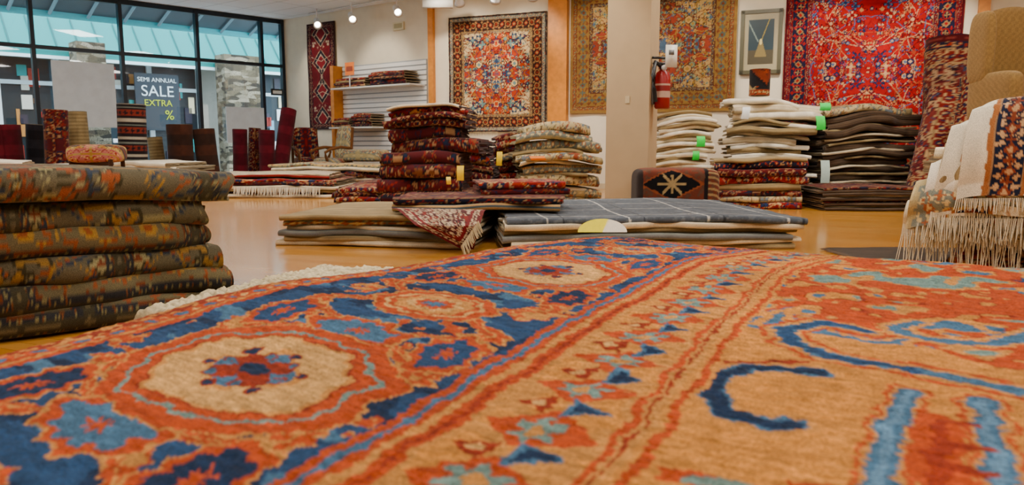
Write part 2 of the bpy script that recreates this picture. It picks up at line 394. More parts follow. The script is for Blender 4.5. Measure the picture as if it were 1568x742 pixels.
# exterior street
prism('sidewalk', [onW(-12, .1), onW(16, .1), onW(16, 14), onW(-12, 14)], -.12, -.02, flat_mat('concrete', '#d4d6d4', .9))
FAC = flat_mat('storefront_stucco', '#b8b2a6', .8); ST = stone_mat()
wbox('storefront_wall', onW, -10, 14, 5.6, 5.9, 0, 4.0, FAC)
mb = MB()
def wb(mbx, fn, t0, t1, o0, o1, z0, z1, col):
    P = [fn(t0, o0), fn(t1, o0), fn(t1, o1), fn(t0, o1)]
    V = [(p[0], p[1], z) for z in (z0, z1) for p in P]
    mbx.add(V, [[3, 2, 1, 0], [4, 5, 6, 7], [0, 1, 5, 4], [1, 2, 6, 5], [2, 3, 7, 6], [3, 0, 4, 7]], col if not isinstance(col, str) else lin(col))
RX = random.Random(12)
for a, b in ((-6, -1.6), (-.2, 2.5), (3.4, 6), (6.8, 9.5)):
    n = max(1, int((b-a)/1.3))
    for i in range(n):
        u0 = a+(b-a)*i/n; u1 = a+(b-a)*(i+1)/n
        wb(mb, onW, u0+.04, u1-.04, 5.5, 5.58, .3, 2.95, RX.choice(['#0e2028', '#1c3a44', '#142a34', '#101c24']))
        wb(mb, onW, u0-.06, u0+.06, 5.4, 5.58, 0, 3, '#f0f6f8')
        wb(mb, onW, u0, u1, 5.42, 5.56, 2.3, 2.40, '#e8f0f2')
        wb(mb, onW, u0, u1, 5.38, 5.56, 0.0, .35, '#d8d4c8')
        for j in range(11):
            q = u0+RX.uniform(.1, .9); zz = RX.uniform(.4, 2.6)
            wb(mb, onW, q, q+RX.uniform(.06, .28), 5.45, 5.49, zz, zz+RX.uniform(.1, .5), RX.choice(['#a83428', '#f8ecc8', '#7aa4b8', '#302c3c', '#ffffff', '#c88a50', '#30a8a8', '#e8e0d0', '#f4d890']))
mb.build('storefront_display', SOLID, False)
for t0, t1 in ((-1.45, -.35), (2.65, 3.3), (6.0, 6.7)):
    wbox('stone_pillar', onW, t0, t1, 4.0, 4.6, 0, 3.3, ST)
mb = MB(); P = []
for t in np.linspace(-9, 13, 60):
    P.append([(*onW(t, 4.75), 2.95), (*onW(t, 4.72), 3.1), (*onW(t, 5.5), 4.02)])
mb.grid(np.array(P), lin('#0c8884', 1.3)); wb(mb, onW, -9, 13, 4.7, 4.78, 2.9, 2.98, '#e8f8f8')
for t in np.arange(-9, 13, .5):
    a = onW(t, 4.71); b = onW(t, 5.45); mb.tube([(*a, 3.12), (*b, 4.0)], .018, lin('#066a68'), 4)
mb.build('teal_awning', SOLID, False)
mb = MB()
P = np.array([[(*onW(t, .2), 4.35), (*onW(t, 2.2), 3.66)] for t in np.linspace(-4, 12, 3)]); mb.grid(P, lin('#34444c'))
for t in np.arange(-4, 12, .75):
    a = onW(t, .2); b = onW(t, 2.2); mb.tube([(*a, 4.3), (*b, 3.6)], .04, lin('#7c98a0'), 4)
wb(mb, onW, -4, 12, 2.2, 2.3, 3.54, 3.7, '#2ca8ac')
mb.build('entrance_canopy', SOLID, False)
e = bpy.data.objects.new('sale_sign', None); bpy.context.collection.objects.link(e)
mb = MB(); wb(mb, onW, .55, 1.7, 4.95, 5.0, 1.2, 2.72, '#12222d'); o = mb.build('panel', SOLID, False); o.parent = e
TW = flat_mat('sign_white', '#dce4e4', .5, emit=.15); TY = flat_mat('sign_yellow', '#b8c040', .5, emit=.1)
for txt, z, sz, mt in (('SEMI ANNUAL', 2.50, .16, TW), ('SALE', 2.12, .41, TW), ('EXTRA', 1.86, .24, TY), ('%', 1.50, .36, TY)):
    cu = bpy.data.curves.new('lettering', 'FONT'); cu.body = txt; cu.size = sz; cu.align_x = 'CENTER'; cu.extrude = .004
    cu.materials.append(mt); o = bpy.data.objects.new('lettering', cu); bpy.context.collection.objects.link(o)
    p = onW(1.13 if txt != '%' else .85, 4.93); o.location = (p[0], p[1], z); o.rotation_euler = (PI/2, 0, PI/4); o.parent = e
PO_ = flat_mat('poster_paper', '#ccd4da', .7, emit=.12)
wbox('poster_board', onW, 3.75, 4.85, -.09, -.07, 1.15, 2.4, PO_)
wbox('poster_board', onW, .6, 1.5, -.09, -.07, .85, 1.65, PO_)
mb = MB(); wb(mb, onW, .1, .4, -.09, -.06, 1.95, 2.1, '#20242a'); wb(mb, onW, .14, .36, -.095, -.09, 1.99, 2.06, '#e8f0f4'); mb.build('open_sign', SOLID, False)

# ------------------------------------------------------------ slat panel, shelves
mb = MB(); wb(mb, onA, 2.12, 4.62, .01, .04, .1, 2.5, '#a8aaac')
for z in np.arange(.2, 2.5, .1): wb(mb, onA, 2.12, 4.62, .04, .06, z, z+.072, '#eeeeea')
mb.build('slatted_display_panel', SOLID, False)
SHM = flat_mat('shelf_white', '#d8d8d4', .4)
for (t0, t1, z) in ((2.25, 4.6, 2.0), (2.15, 3.5, 1.18)):
    wbox('wall_shelf', onA, t0, t1, .065, .5, z-.03, z, SHM)
    x0, y0 = onA(t0+.1, .48)
    stack('folded_rugs_on_shelf', x0, y0, math.degrees(aA), (t1-t0)*.42, .38, [(.05, T_red), (.05, T_dred), (.05, T_tan), (.05, T_red)], z0=z, nx=24, wob=.03)
    x0, y0 = onA(t0+.1+(t1-t0)*.46, .48)
    stack('folded_rugs_on_shelf', x0, y0, math.degrees(aA), (t1-t0)*.45, .38, [(.055, T_dred), (.06, T_red), (.06, T_dred), (.06, T_dred), (.05, T_red)], z0=z, nx=24, seed=3, wob=.03)
mb = MB(); wb(mb, onA, 2.75, 3.02, .51, .52, 2.24, 2.5, '#e07a35'); wb(mb, onA, 2.79, 2.98, .52, .523, 2.32, 2.42, '#8a3a18'); wb(mb, onA, 2.86, 2.89, .505, .512, 2.0, 2.3, '#c8c8c8'); mb.build('orange_price_card', SOLID, False)
mb = MB(); wb(mb, onA, 3.7, 4.0, .0, .05, 3.12, 3.28, '#d8cfae'); wb(mb, onA, 3.74, 3.96, .05, .055, 3.16, 3.25, '#a8a07a'); mb.build('exit_sign', SOLID, False)

# ------------------------------------------------------------ hanging rugs
def hang(name, fn, t0, t1, z0, z1, img, off=.05, fringe=None):
    ny, nx = img.shape[:2]; T = np.linspace(t0, t1, nx); Z = np.linspace(z0, z1, ny)
    d = fn(1, 0)-fn(0, 0); n = fn(0, 1)-fn(0, 0); b0 = fn(0, 0)
    wv = off+.008*np.sin(T*9)[None]+.006*np.sin(Z*5)[:, None]
    P = np.zeros((ny, nx, 3)); P[..., 0] = b0[0]+d[0]*T[None]+n[0]*wv; P[..., 1] = b0[1]+d[1]*T[None]+n[1]*wv; P[..., 2] = Z[:, None]
    mb = MB(); mb.grid(P, img)
    wb(mb, fn, t0+.005, t1-.005, .005, off-.02, z0+.005, z1-.005, '#6a5c48')
    if fringe:
        mb.fringe(P[0, 0], P[0, -1], (0, 0, -1), .08, 70, lin(fringe), .006)
    return mb.build(name, WOOLFAR)
B1 = [(.03, '#2c1a18', 0, 0, '', ''), (.06, '#6c7872', .09, 1, '#8c3a26', '#c8ac80'), (.20, '#32201c', .24, 3, '#a88052', '#883020'), (.05, '#9c8458', .07, 0, '#742a1c', '#2f4054')]
I1 = oriental(2.03, 2.2, .010, dict(field='#a03a22', corner='#cdb890', med='#a43a22', med2='#2c3a56', line='#281c1e', m=['#ccae7c', '#2c3a58', '#a46a34', '#702018', '#64807e']), 31, B1, dens=1.6)
hang('heriz_wall_rug', onB, .41, 2.44, 1.05, 3.25, I1, fringe='#cfc0a0')
B2 = [(.05, '#86693c', 0, 0, '', ''), (.07, '#78452c', .1, 1, '#a08854', '#4a5a4c'), (.24, '#7e6236', .26, 1, '#683824', '#4c5a54'), (.06, '#503022', .08, 0, '#a08854', '#3c4a50')]
I2 = oriental(2.92, 2.3, .011, dict(field='#843a2a', corner='#a08458', med='#7e3224', med2='#44566a', line='#3a281c', m=['#a88658', '#44566a', '#90703a', '#643024', '#707e6a']), 33, B2, dens=1.8)
hang('gold_border_wall_rug', onB, 2.9, 5.82, 1.38, 3.66, I2)
B3 = [(.04, '#4a0e16', 0, 0, '', ''), (.07, '#6a141c', .09, 1, '#a07458', '#161c38'), (.24, '#1a1830', .26, 3, '#901e1c', '#8e7250'), (.06, '#6a141c', .09, 0, '#a88668', '#161c38')]
I3 = oriental(2.56, 3.3, .0100, dict(field='#94101a', corner='#a81c20', med='#a81a1e', med2='#b82420', line='#2c0c18', m=['#b08058', '#1a2850', '#a8442e', '#740c16', '#466084', '#9a141c', '#c09878']), 36, B3, mode='tile', dens=1.8, msz=.92)
hang('red_wall_rug', onB, 6.58, 9.12, .32, 3.64, I3)
I4 = oriental(.95, 2.4, .011, dict(field='#5a1018', corner='#4a1018', med='#161420', med2='#741820', line='#a89078', m=['#b8a490', '#741820', '#1f1f34']), 41, [(.04, '#2a1018', 0, 0, '', ''), (.1, '#301018', .12, 0, '#988068', '#661420')], 'diamonds', .25)
hang('runner_wall_rug', onA, .94, 1.88, 1.15, 3.5, I4)
# framed picture
mb = MB(); wb(mb, onB, 5.88, 6.54, .02, .06, 1.98, 3.02, '#4a4a3c')
wb(mb, onB, 5.93, 6.49, .06, .065, 2.03, 2.97, '#a8a084')
for (a, b, c, d) in ((5.88, 6.54, 1.98, 2.04), (5.88, 6.54, 2.96, 3.02), (5.88, 5.94, 1.98, 3.02), (6.48, 6.54, 1.98, 3.02)):
    wb(mb, onB, a, b, .05, .085, c, d, '#55533e')
T, Z = np.linspace(6.01, 6.41, 40), np.linspace(2.14, 2.86, 60)
P = np.array([[(*onB(t, .07), z) for t in T] for z in Z]); TT, ZZ = np.meshgrid(T, Z); TT = TT+.03
C = np.zeros(P.shape); C[:] = lin('#1d3844'); r = np.hypot(TT-6.24, (ZZ-2.5)*.55)
C[ZZ < 2.36] = lin('#4a4430'); C[(np.abs(TT-6.24) < .10-(ZZ-2.25)*.3) & (ZZ < 2.5) & (ZZ > 2.25)] = lin('#8a7a4c'); C[(np.abs(TT-6.24-(ZZ-2.5)*.35) < .008) & (ZZ > 2.45)] = lin('#a8984a'); C[r < .025] = lin('#e8dc9a')
C[(np.abs(TT-6.2+(ZZ-2.5)*.5) < .01) & (ZZ > 2.5)] = lin('#8aa09a')
mb.grid(P, C); mb.build('framed_picture', SOLID, False)

# ------------------------------------------------------------ column + extinguisher
cc = np.array([1.37, 8.55]); cn = .24; fB = np.array([.375, .927])
prism('square_column', [cc-dB*cn-fB*cn, cc+dB*cn-fB*cn, cc+dB*cn+fB*cn, cc-dB*cn+fB*cn], 0, CZ, COLM)
mb = MB(); ep = cc+dB*(cn+.11)-fB*.08
red = lin('#90101a'); blk = lin('#101114')
mb.lathe([(0, 0), (.07, 0), (.085, .02), (.085, .34), (.07, .39), (.035, .42), (.03, .44)], (*ep, 1.2), red)
mb.lathe([(.0865, .12), (.0865, .27)], (*ep, 1.2), lin('#b89888'))
mb.lathe([(.0868, .19), (.0868, .25)], (*ep, 1.2), lin('#7a0c14'))
mb.lathe([(.0, .43), (.035, .43), (.035, .5), (0, .5)], (*ep, 1.2), blk)
mb.box((ep[0]-.02, ep[1]-.02, 1.75), (.22, .03, .025), blk, .3); mb.box((ep[0]-.02, ep[1]-.02, 1.69), (.19, .035, .02), blk, .1)
mb.tube([(ep[0]-.03, ep[1]-.02, 1.66), (ep[0]-.10, ep[1]-.10, 1.7), (ep[0]-.13, ep[1]-.13, 1.55), (ep[0]-.11, ep[1]-.12, 1.4), (ep[0]-.09, ep[1]-.1, 1.27)], .022, blk)
mb.lathe([(0, 0), (.03, 0), (.03, .03), (0, .03)], (ep[0], ep[1]-.06, 1.64), lin('#c8c8c8'), axis=(0, -1, 0))
mb.box((*(cc+dB*(cn+.012)-fB*.08), 1.45), (.02, .1, .4), lin('#808080'), aB)
mb.box((ep[0]+.07, ep[1]-.10, 1.76), (.13, .004, .24), lin('#e8e4d8'), .1)
mb.box((ep[0]+.07, ep[1]-.105, 1.8), (.06, .004, .05), lin('#6a6a6a'), .1)
mb.build('fire_extinguisher', SOLID)
mb = MB(); mb.box((*(cc-fB*(cn+.004)), 1.3), (.05, .006, .08), lin('#c8b898'), aB); mb.build('light_switch', SOLID, False)

# ------------------------------------------------------------ foreground rug
def smooth_curve(pts):
    pts = np.array(pts, float); s = pts[:, 0]; ss = np.linspace(s[0], s[-1], 600)
    out = []
    for k in (1, 2):
        v = np.interp(ss, s, pts[:, k]); ker = np.hanning(81); ker /= ker.sum()
        vp = np.pad(v, 40, mode='reflect', reflect_type='odd'); out.append(np.convolve(vp, ker, 'valid'))
    return ss, out[0], out[1]
Ecv = smooth_curve([(0, .27, 2.08), (.128, .18, 1.99), (.69, -.20, 1.60), (1.08, -.445, 1.29), (1.33, -.56, 1.06), (1.525, -.64, .88), (2.02, -.87, .43), (2.56, -1.11, -.06)])
Icv = smooth_curve([(0, .623, 1.765), (.35, .375, 1.521), (.94, .096, 1.0), (1.29, -.052, .681), (1.8, -.28, .22), (2.56, -.61, -.45)])
ZT = .56; WI = .56
def rugpos(s, w):
    sc = np.clip(s, 0, 2.56); wc = np.maximum(w, 0)
    E = np.stack([np.interp(sc, Ecv[0], Ecv[1]), np.interp(sc, Ecv[0], Ecv[2])], -1)
    I = np.stack([np.interp(sc, Icv[0], Icv[1]), np.interp(sc, Icv[0], Icv[2])], -1)
    k = np.clip(sc/1.0, 0, 1)[..., None]; k = k*k*(3-2*k)
    n = np.array([.783, -.62])*(1-k)+np.array([.89, -.45])*k; n /= np.linalg.norm(n, axis=-1, keepdims=True)
    f = np.minimum(wc/WI, 1)[..., None]
    return E*(1-f)+I*f+n*np.maximum(wc-WI, 0)[..., None], (I-E)/np.linalg.norm(I-E, axis=-1, keepdims=True)
def bend(a, r=.05):
    ph = np.minimum(a/r, PI/2); return r*np.sin(ph), r*(1-np.cos(ph))+np.maximum(a-r*PI/2, 0)
S, Wd = np.meshgrid(np.arange(-.3, 2.4, .0029), np.arange(-.3, 1.75, .0029), indexing='ij')
XY, nE = rugpos(S, Wd)
XY0, _ = rugpos(np.zeros_like(S[:1]), Wd[:1]); XY1, _ = rugpos(np.zeros_like(S[:1])+.08, Wd[:1])
d0 = XY0-XY1; d0 = d0/np.linalg.norm(d0, axis=-1, keepdims=True); d0 = np.array([.62, .785])*.5+d0*.5; d0 /= np.linalg.norm(d0, axis=-1, keepdims=True)
ow, dw = bend(np.maximum(-Wd, 0)); os_, ds = bend(np.maximum(-S, 0))
XY = XY-nE*ow[..., None]+d0*os_[..., None]
Zr = ZT-dw-ds
Zr = Zr-.012*np.exp(-np.maximum(Wd, 0)/.06)-.012*np.exp(-np.maximum(S, 0)/.06)
Zr = Zr+.016*(vnoise(S, Wd, .35, 3)-.5)+.003*(vnoise(S, Wd, .05, 5)-.5)+.0026*(vnoise(S, Wd*.5, .006, 6)-.5)
Zr = np.maximum(Zr, .06)
def fg_col(s0, w0, X, Y):
    j = lambda sd, sc, am: (vnoise(s0, w0, sc, sd)-.5)*am
    s = s0+j(1, .045, .014)+j(2, .008, .007); w = w0+j(3, .045, .012)+j(4, .008, .007)
    x = X+j(5, .02, .010)+j(6, .006, .005); y = Y+j(7, .02, .010)+j(8, .006, .005)
    c = {k: lin(v, 1.06) for k, v in dict(blue='#24446a', dblue='#152b4a', org='#b0471f', red='#8c301a', tan='#c08648', gold='#c68642', cream='#cc9e62', teal='#6e8a84', lb='#436886', sky='#5d82a0').items()}
    img = np.zeros(s.shape+(3,)); img[:] = c['gold']
    def put(m, k): img[m] = c[k]
    P = .72; off = 1.36
    ls = ((s-off+P/2) % P)-P/2; lw = w-.33
    l2 = ((s-off) % P)-P/2
    bd = (w > .085) & (w < .53)
    put(bd, 'blue'); put(bd & (vnoise(s, w*.5, .03, 21) > .62), 'dblue'); put(bd & (vnoise(s, w*.5, .025, 23) > .78), 'lb')
    for ph, A in ((0, .16), (PI, .16)):
        v = np.abs(lw-A*np.sin(2*PI*(s-off)/.36+ph)); z = .010*np.abs(((s/.022) % 1)-.5)*2
        put(bd & (v < .019+z), 'tan'); put(bd & (v < .014+z), 'org'); put(bd & (v < .003), 'tan')
    n1 = vnoise(s, w, .045, 31)*.6+vnoise(s, w, .016, 32)*.4
    put(bd & (n1 > .655), 'tan'); put(bd & (n1 > .675), 'org'); put(bd & (n1 > .76), 'tan')
    for k_, (ps, pw, rs, rw, kc) in enumerate(((.18, .15, .055, .030, 'dblue'), (-.18, .15, .055, .030, 'blue'), (.18, -.15, .055, .032, 'dblue'), (-.18, -.15, .055, .032, 'blue'), (.18, 0, .035, .06, 'lb'), (-.18, 0, .035, .06, 'lb'))):
        q = np.hypot((ls-ps)/rs, (lw-pw)/rw)+.14*np.sin(np.arctan2(lw-pw, ls-ps)*9)
        put(bd & (q < 1.42), 'tan'); put(bd & (q < 1.3), 'org'); put(bd & (q < 1.0), kc); put(bd & (q < .3), 'org')
    th2 = np.arctan2(lw, l2); q = np.hypot(l2/.062, lw/.075)+.06*np.sin(th2*10)
    put(bd & (q < 1.45), 'tan'); put(bd & (q < 1.38), 'org'); put(bd & (q < 1.12), 'cream'); put(bd & (q < 1.0), 'org'); put(bd & (q < .85), 'tan'); put(bd & (q < .6), 'cream'); put(bd & (q < .42), 'org'); put(bd & (q < .22), 'lb')
    th = np.arctan2(lw, ls)
    m = np.maximum(np.maximum(np.abs(ls)/.112, np.abs(lw)/.128), (np.abs(ls)/.112+np.abs(lw)/.128)*.70)+.025*np.sin(th*16)
    put(bd & (m < 1.36), 'tan'); put(bd & (m < 1.33), 'org'); put(bd & (m < 1.14), 'teal'); put(bd & (m < 1.09), 'org'); put(bd & (m < .98), 'red'); put(bd & (m < .95), 'tan'); put(bd & (m < .9), 'cream')
    rr = np.hypot(ls, lw)
    put(bd & (rr < .07*(.45+.55*np.abs(np.cos(2*th)))), 'tan'); put(bd & (rr < .058*(.4+.6*np.abs(np.cos(2*th)))), 'lb'); put(bd & (rr < .052*(.4+.6*np.abs(np.cos(2*th+PI/2)))), 'red'); put(bd & (rr < .016), 'dblue')
    for i_, a in enumerate(np.arange(12)*PI/6+.3):
        R_ = .058 if i_ % 2 else .042
        d_ = np.hypot(ls-R_*np.cos(a), lw-R_*1.1*np.sin(a)); put(bd & (d_ < .0095), 'red'); put(bd & (d_ < .0065), 'dblue' if i_ % 2 else 'lb')
    put(w < .085, 'org'); put(w < .070, 'tan'); put(w < .062, 'org'); put((w < .03), 'red')
    gsp = (s % .05)-.025
    put((w < .06) & (w > .03) & (np.hypot(gsp, w-.046) < .010), 'lb'); put((w < .06) & (w > .03) & (np.hypot(((s+.025) % .05)-.025, w-.046) < .007), 'cream')
    put((w < .03) & (vnoise(s, w, .012, 44) > .6), 'tan')
    put((w > .53) & (w < .6), 'org'); put((w > .541) & (w < .550), 'lb'); put((w > .560) & (w < .572), 'tan'); put((w > .580) & (w < .586), 'red'); put((w > .592) & (w < .6), 'tan')
    g = (w > .60) & (w < .72); put(g, 'tan'); put(g & (vnoise(s, w, .03, 71) > .62), 'gold')
    gp = .115; gs = (s % gp)-gp/2; gw = w-.66
    put(g & (np.abs(gw)*.9+np.abs(gs)*1.1 < .05), 'org'); put(g & (np.hypot(gs, gw) < .030*(.75+.25*np.cos(6*np.arctan2(gw, gs)))), 'teal'); put(g & (np.hypot(gs, gw) < .010), 'tan')
    g2 = ((s+gp/2) % gp)-gp/2
    put(g & (gw > .005) & (gw < .045) & (.048-gw > np.abs(g2)*1.5), 'lb'); put(g & (gw > .012) & (gw < .043) & (.042-gw > np.abs(g2)*1.7), 'dblue'); put(g & (gw < -.012) & (gw > -.05) & (gw+.052 > np.abs(g2)*1.8), 'red'); put(g & (np.hypot(g2, gw+.028) < .007), 'cream')
    put((w > .72) & (w < .745), 'tan'); put((w > .721) & (w < .729), 'org'); put((w > .733) & (w < .737), 'red'); put((w > .752) & (w < .762), 'org')
    f = w > .768
    n2 = vnoise(s, w, .09, 51)*.6+vnoise(s, w, .03, 52)*.4
    far = f & (s < .86)
    put(far & (n2 > .42), 'org'); put(far & (n2 > .53), 'tan'); put(far & (n2 > .60), 'teal'); put(far & (n2 > .66), 'blue'); put(far & (n2 < .29), 'lb')
    put(far & (np.abs(n2-.42) < .014), 'lb')
    rr_ = random.Random(4)
    for k in range(34):
        ps, pw, r = rr_.uniform(0, .85), rr_.uniform(.85, 1.7), rr_.uniform(.02, .055)
        h = np.hypot(s-ps, w-pw); t2 = np.arctan2(w-pw, s-ps)
        put(f & (h < r*(.8+.2*np.cos(6*t2))*1.2), 'tan'); put(f & (h < r*(.8+.2*np.cos(6*t2))), rr_.choice(['org', 'lb', 'gold', 'teal'])); put(f & (h < r*.5), rr_.choice(['blue', 'cream', 'org'])); put(f & (h < r*.2), 'red')
    def poly(pts, th_, k, ser=0):
        pts = np.array(pts); d = np.full(x.shape, 9.)
        box = (x > pts[:, 0].min()-.06) & (x < pts[:, 0].max()+.06) & (y > pts[:, 1].min()-.06) & (y < pts[:, 1].max()+.06)
        xb, yb = x[box], y[box]; db = np.full(xb.shape, 9.)
        for a, b in zip(pts[:-1], pts[1:]):
            e = b-a; t = np.clip(((xb-a[0])*e[0]+(yb-a[1])*e[1])/(e@e), 0, 1)
            db = np.minimum(db, np.hypot(xb-a[0]-t*e[0], yb-a[1]-t*e[1]))
        if ser: db = db+ser*np.abs(((xb+yb)/.018) % 1-.5)
        d[box] = db; img[(d < th_) & f] = c[k]
    gr = f & (x > .48+(.95-y)*.35) & (y > .74); put(gr & (n2 > .40), 'org'); put(gr & (np.abs(n2-.40) < .012), 'red'); put(gr & (n2 > .60), 'tan'); put(gr & (n2 > .67), 'teal')
    curl = [(.476, .964), (.43, 1.0), (.363, .964), (.35, .896), (.364, .825), (.435, .774), (.502, .70), (.58, .62), (.66, .56)]
    poly(curl, .034, 'org', .014); poly(curl, .022, 'tan'); poly(curl, .016, 'lb', .008); poly(curl[:6], .012, 'blue', .008)
    curl2 = [(.8, 1.0), (.7, .95), (.6, .9), (.53, .92), (.52, .98), (.57, 1.02)]
    poly(curl2, .026, 'tan', .012); poly(curl2, .014, 'lb', .008)
    hook = [(.33, .765), (.31, .775), (.262, .787), (.222, .76), (.197, .70), (.195, .65), (.225, .618), (.25, .62)]
    poly(hook, .019, 'tan'); poly(hook, .0150, 'lb', .006); poly(hook, .011, 'dblue', .006)
    poly([(.2, .80), (.26, .81), (.33, .80)], .007, 'red', .005)
    for bar in ([(.255, .44), (.259, .50), (.32, .60), (.388, .70)], [(.33, .44), (.35, .50), (.395, .58), (.44, .67)]):
        poly(bar, .021, 'org', .006); poly(bar, .0150, 'tan'); poly(bar, .0125, 'lb', .006); poly(bar, .005, 'sky')
    poly([(.30, .49), (.33, .55), (.372, .62)], .019, 'org'); poly([(.30, .49), (.33, .55), (.372, .62)], .007, 'red')
    for t in (.0, .33, .66, 1.0):
        a = np.array([.30, .49])*(1-t)+np.array([.372, .62])*t; poly([a, a+np.array([.03, -.012])], .006, 'red')
    poly([(.12, .52), (.15, .50), (.19, .49), (.22, .5)], .014, 'org', .01); poly([(.13, .51), (.17, .5)], .006, 'teal')
    poly([(.06, .44), (.10, .45), (.14, .42)], .02, 'org', .02); poly([(.07, .44), (.12, .44)], .008, 'dblue')
    poly([(.40, .46), (.45, .5), (.52, .55)], .02, 'org', .012); poly([(.40, .46), (.45, .5), (.52, .55)], .008, 'lb')
    img *= (.68+.62*vnoise(s0*5, w0, .018, 61))[..., None]
    img *= (.78+.44*vnoise(s0, w0, .0055, 62))[..., None]
    img *= (.84+.30*vnoise(s0, w0, .25, 63))[..., None]
    return img
mb = MB(); mb.grid(np.concatenate([XY, Zr[..., None]], -1), fg_col(S, Wd, XY[..., 0], XY[..., 1]))
per = [(s, 0.02) for s in np.linspace(.02, 2.38, 60)]+[(2.38, w) for w in np.linspace(.02, 1.72, 40)]+[(s, 1.72) for s in np.linspace(2.38, .02, 60)]+[(.02, w) for w in np.linspace(1.72, .02, 40)]
per = np.array(per); pxy, _ = rugpos(per[:, 0], per[:, 1]); cen = pxy.mean(0)
rows = []; cols = []; pc = ['#9a3c28', '#c8b48a', '#2f4560', '#8a6a44', '#7c2a24', '#b89a68', '#4a5a50', '#a04a2c', '#d0c0a0']
nl = 9; hh = .535/nl
for L in range(nl):
    for u in (0, .15, .5, .85, 1):
        ins = .03+.02*((u-.5)*2)**4+.012*((L*7) % 3)
        q = pxy+(cen-pxy)/np.linalg.norm(cen-pxy, axis=1)[:, None]*ins
        rows.append(np.c_[q, np.full(len(q), (L+u*.98)*hh)]); cols.append(np.tile(lin(pc[L]), (len(q), 1)))
mb.grid(np.array(rows), np.array(cols), cv=True)
mb.build('foreground_rug_pile', WOOLNEAR)

# ------------------------------------------------------------ left olive stack
d43 = math.radians(43.3); rx, ry = -1.38, 3.55; Ls = 2.5
mbL = MB(); z = 0; R = random.Random(3)
spec = [(.115, T_olive, 0.0, .02), (.12, T_olive, .06, .05), (.118, T_olive2, -.02, .5), (.125, T_olive, -.05, .1), (.125, T_olive2, -.09, .5)]
for i, (h, tx, dx, oo) in enumerate(spec):
    a = d43+R.uniform(-.02, .02)
    ox = rx+dx*math.cos(d43)-Ls*math.cos(d43)+R.uniform(-.02, .02); oy = ry+dx*math.sin(d43)-Ls*math.sin(d43)+R.uniform(-.02, .02)
    fold_layer(mbL, (ox, oy, z), a, Ls, 1.0, h*1.03, tx, t=.017, nx=400, nd=8, edge='#6f6648', wob=.045, seed=i+40, toff=(R.uniform(0, 1.2), oo), sag=.02, wp=(z, 5)); z += h*.97
fold_layer(mbL, (rx-.0-2.2*math.cos(d43), ry-.0-2.2*math.sin(d43), z-.005), d43-.02, 2.22, 1.0, .14, T_olive2, t=.02, nx=360, nd=40, edge='#6f6648', wob=.05, seed=77, toff=(.5, .63), sag=.02, wp=(z*.8, 5))
mbL.fringe((rx-1.15, ry-1.12, .02), (rx-.75, ry-.72, .02), (.4, -.5, -.05), .07, 30, lin('#cfc8b0'), .004)
mbL.build('olive_rug_stack', WOOL)

# white shag rug
mb = MB(); cw = np.array([-1.11, 4.22]); e1 = np.array([-.37, -.93]); e2 = np.array([.93, -.37])
u, v = np.meshgrid(np.linspace(0, 1.3, 240), np.linspace(0, .75, 130), indexing='ij')
ed = np.minimum(np.minimum(u, 1.3-u), np.minimum(v, .75-v)); rd = np.clip(ed/.05, 0, 1)
uu = u+.02*(vnoise(u, v, .1, 1)-.5); X = cw[0]+e1[0]*uu+e2[0]*v; Y = cw[1]+e1[1]*uu+e2[1]*v
Z = .12*np.sqrt(1-(1-rd)**2)+.028*(vnoise(u, v, .018, 4)-.3)*rd+.02*(vnoise(u, v, .15, 8)-.5)
mb.grid(np.stack([X, Y, np.maximum(Z, 0.001)], -1), lin('#ccc0a0')*(.6+.7*vnoise(u, v, .018, 4))[..., None])
mb.build('white_shag_rug', SHAG)

# ------------------------------------------------------------ grey / beige central pile
lay = [(.045, T_cream, '#c8bda4'), (.04, T_tan, '#b0a080'), (.045, T_grey, '#a09884'), (.04, T_cream, '#c0b090'), (.045, T_beige, '#b8a888'), (.04, T_tan, '#b0a284')]
mbc, zt = stack('p', -1.86, 5.9, -9, 1.6, 1.4, lay, jit=.05, wob=.05, nx=70, build=False, seed=60)
mbc.build('beige_rug_pile', WOOL)
mb2, zt2 = stack('p', -.04, 5.45, 5, 2.35, 1.95, [(.045, T_tan, '#a89468'), (.04, T_cream, '#b8a888'), (.045, T_grey, '#908878'), (.04, T_tan, '#a0845c'), (.045, T_cream, '#a89c80')], jit=.05, wob=.05, nx=70, build=False, seed=61)
def T_plaid(a, b):
    a, b = np.broadcast_arrays(np.asarray(a, float), np.asarray(b, float))
    c = np.zeros(a.shape+(3,)); c[:] = lin('#4a5058'); c[vnoise(a, b, .02, 4) > .62] = lin('#5a6066')
    k = (np.abs((a % .62)-.3+.03*np.sin(b*3)) < .008) | (np.abs((b % .55)-.2+.02*np.sin(a*4)) < .008); c[k] = lin('#b8b8b2')
    k = (np.abs((a % .62)-.42) < .007); c[k] = lin('#2a3038')
    return c*(.8+.4*vnoise(a, b, .06, 3))[..., None]
fold_layer(mb2, (-.03, 5.47, zt2), math.radians(5), 2.31, 1.95, .05, T_plaid, t=.02, nx=230, nd=130, edge='#8a8478', wob=.04, seed=66, wp=(.22, 61))
mb2.build('grey_plaid_rug_pile', WOOL)
mb, zz_ = stack('q', -1.0, 6.0, -4, 1.4, .8, [(.055, T_stripe, '#a88a60'), (.05, T_dred, '#7a5040')], z0=.27, jit=.03, nx=90, build=False, seed=71, topnd=50, wob=.05)
mb.build('folded_striped_kilim', WOOL)
stack('folded_red_rug', -.27, 6.2, 10, .78, .6, [(.05, T_dred, '#6a3a30'), (.06, T_red, '#6a3a30')], z0=.38, jit=.02, nx=60, topnd=40, seed=72)
mb = MB(); A = np.array([-.98, 5.93, .30]); Bp = np.array([-.2, 5.74, .30]); Cp = np.array([-.33, 5.36, .03])
n = 70; P = np.zeros((n, n, 3)); C = np.zeros((n, n, 3))
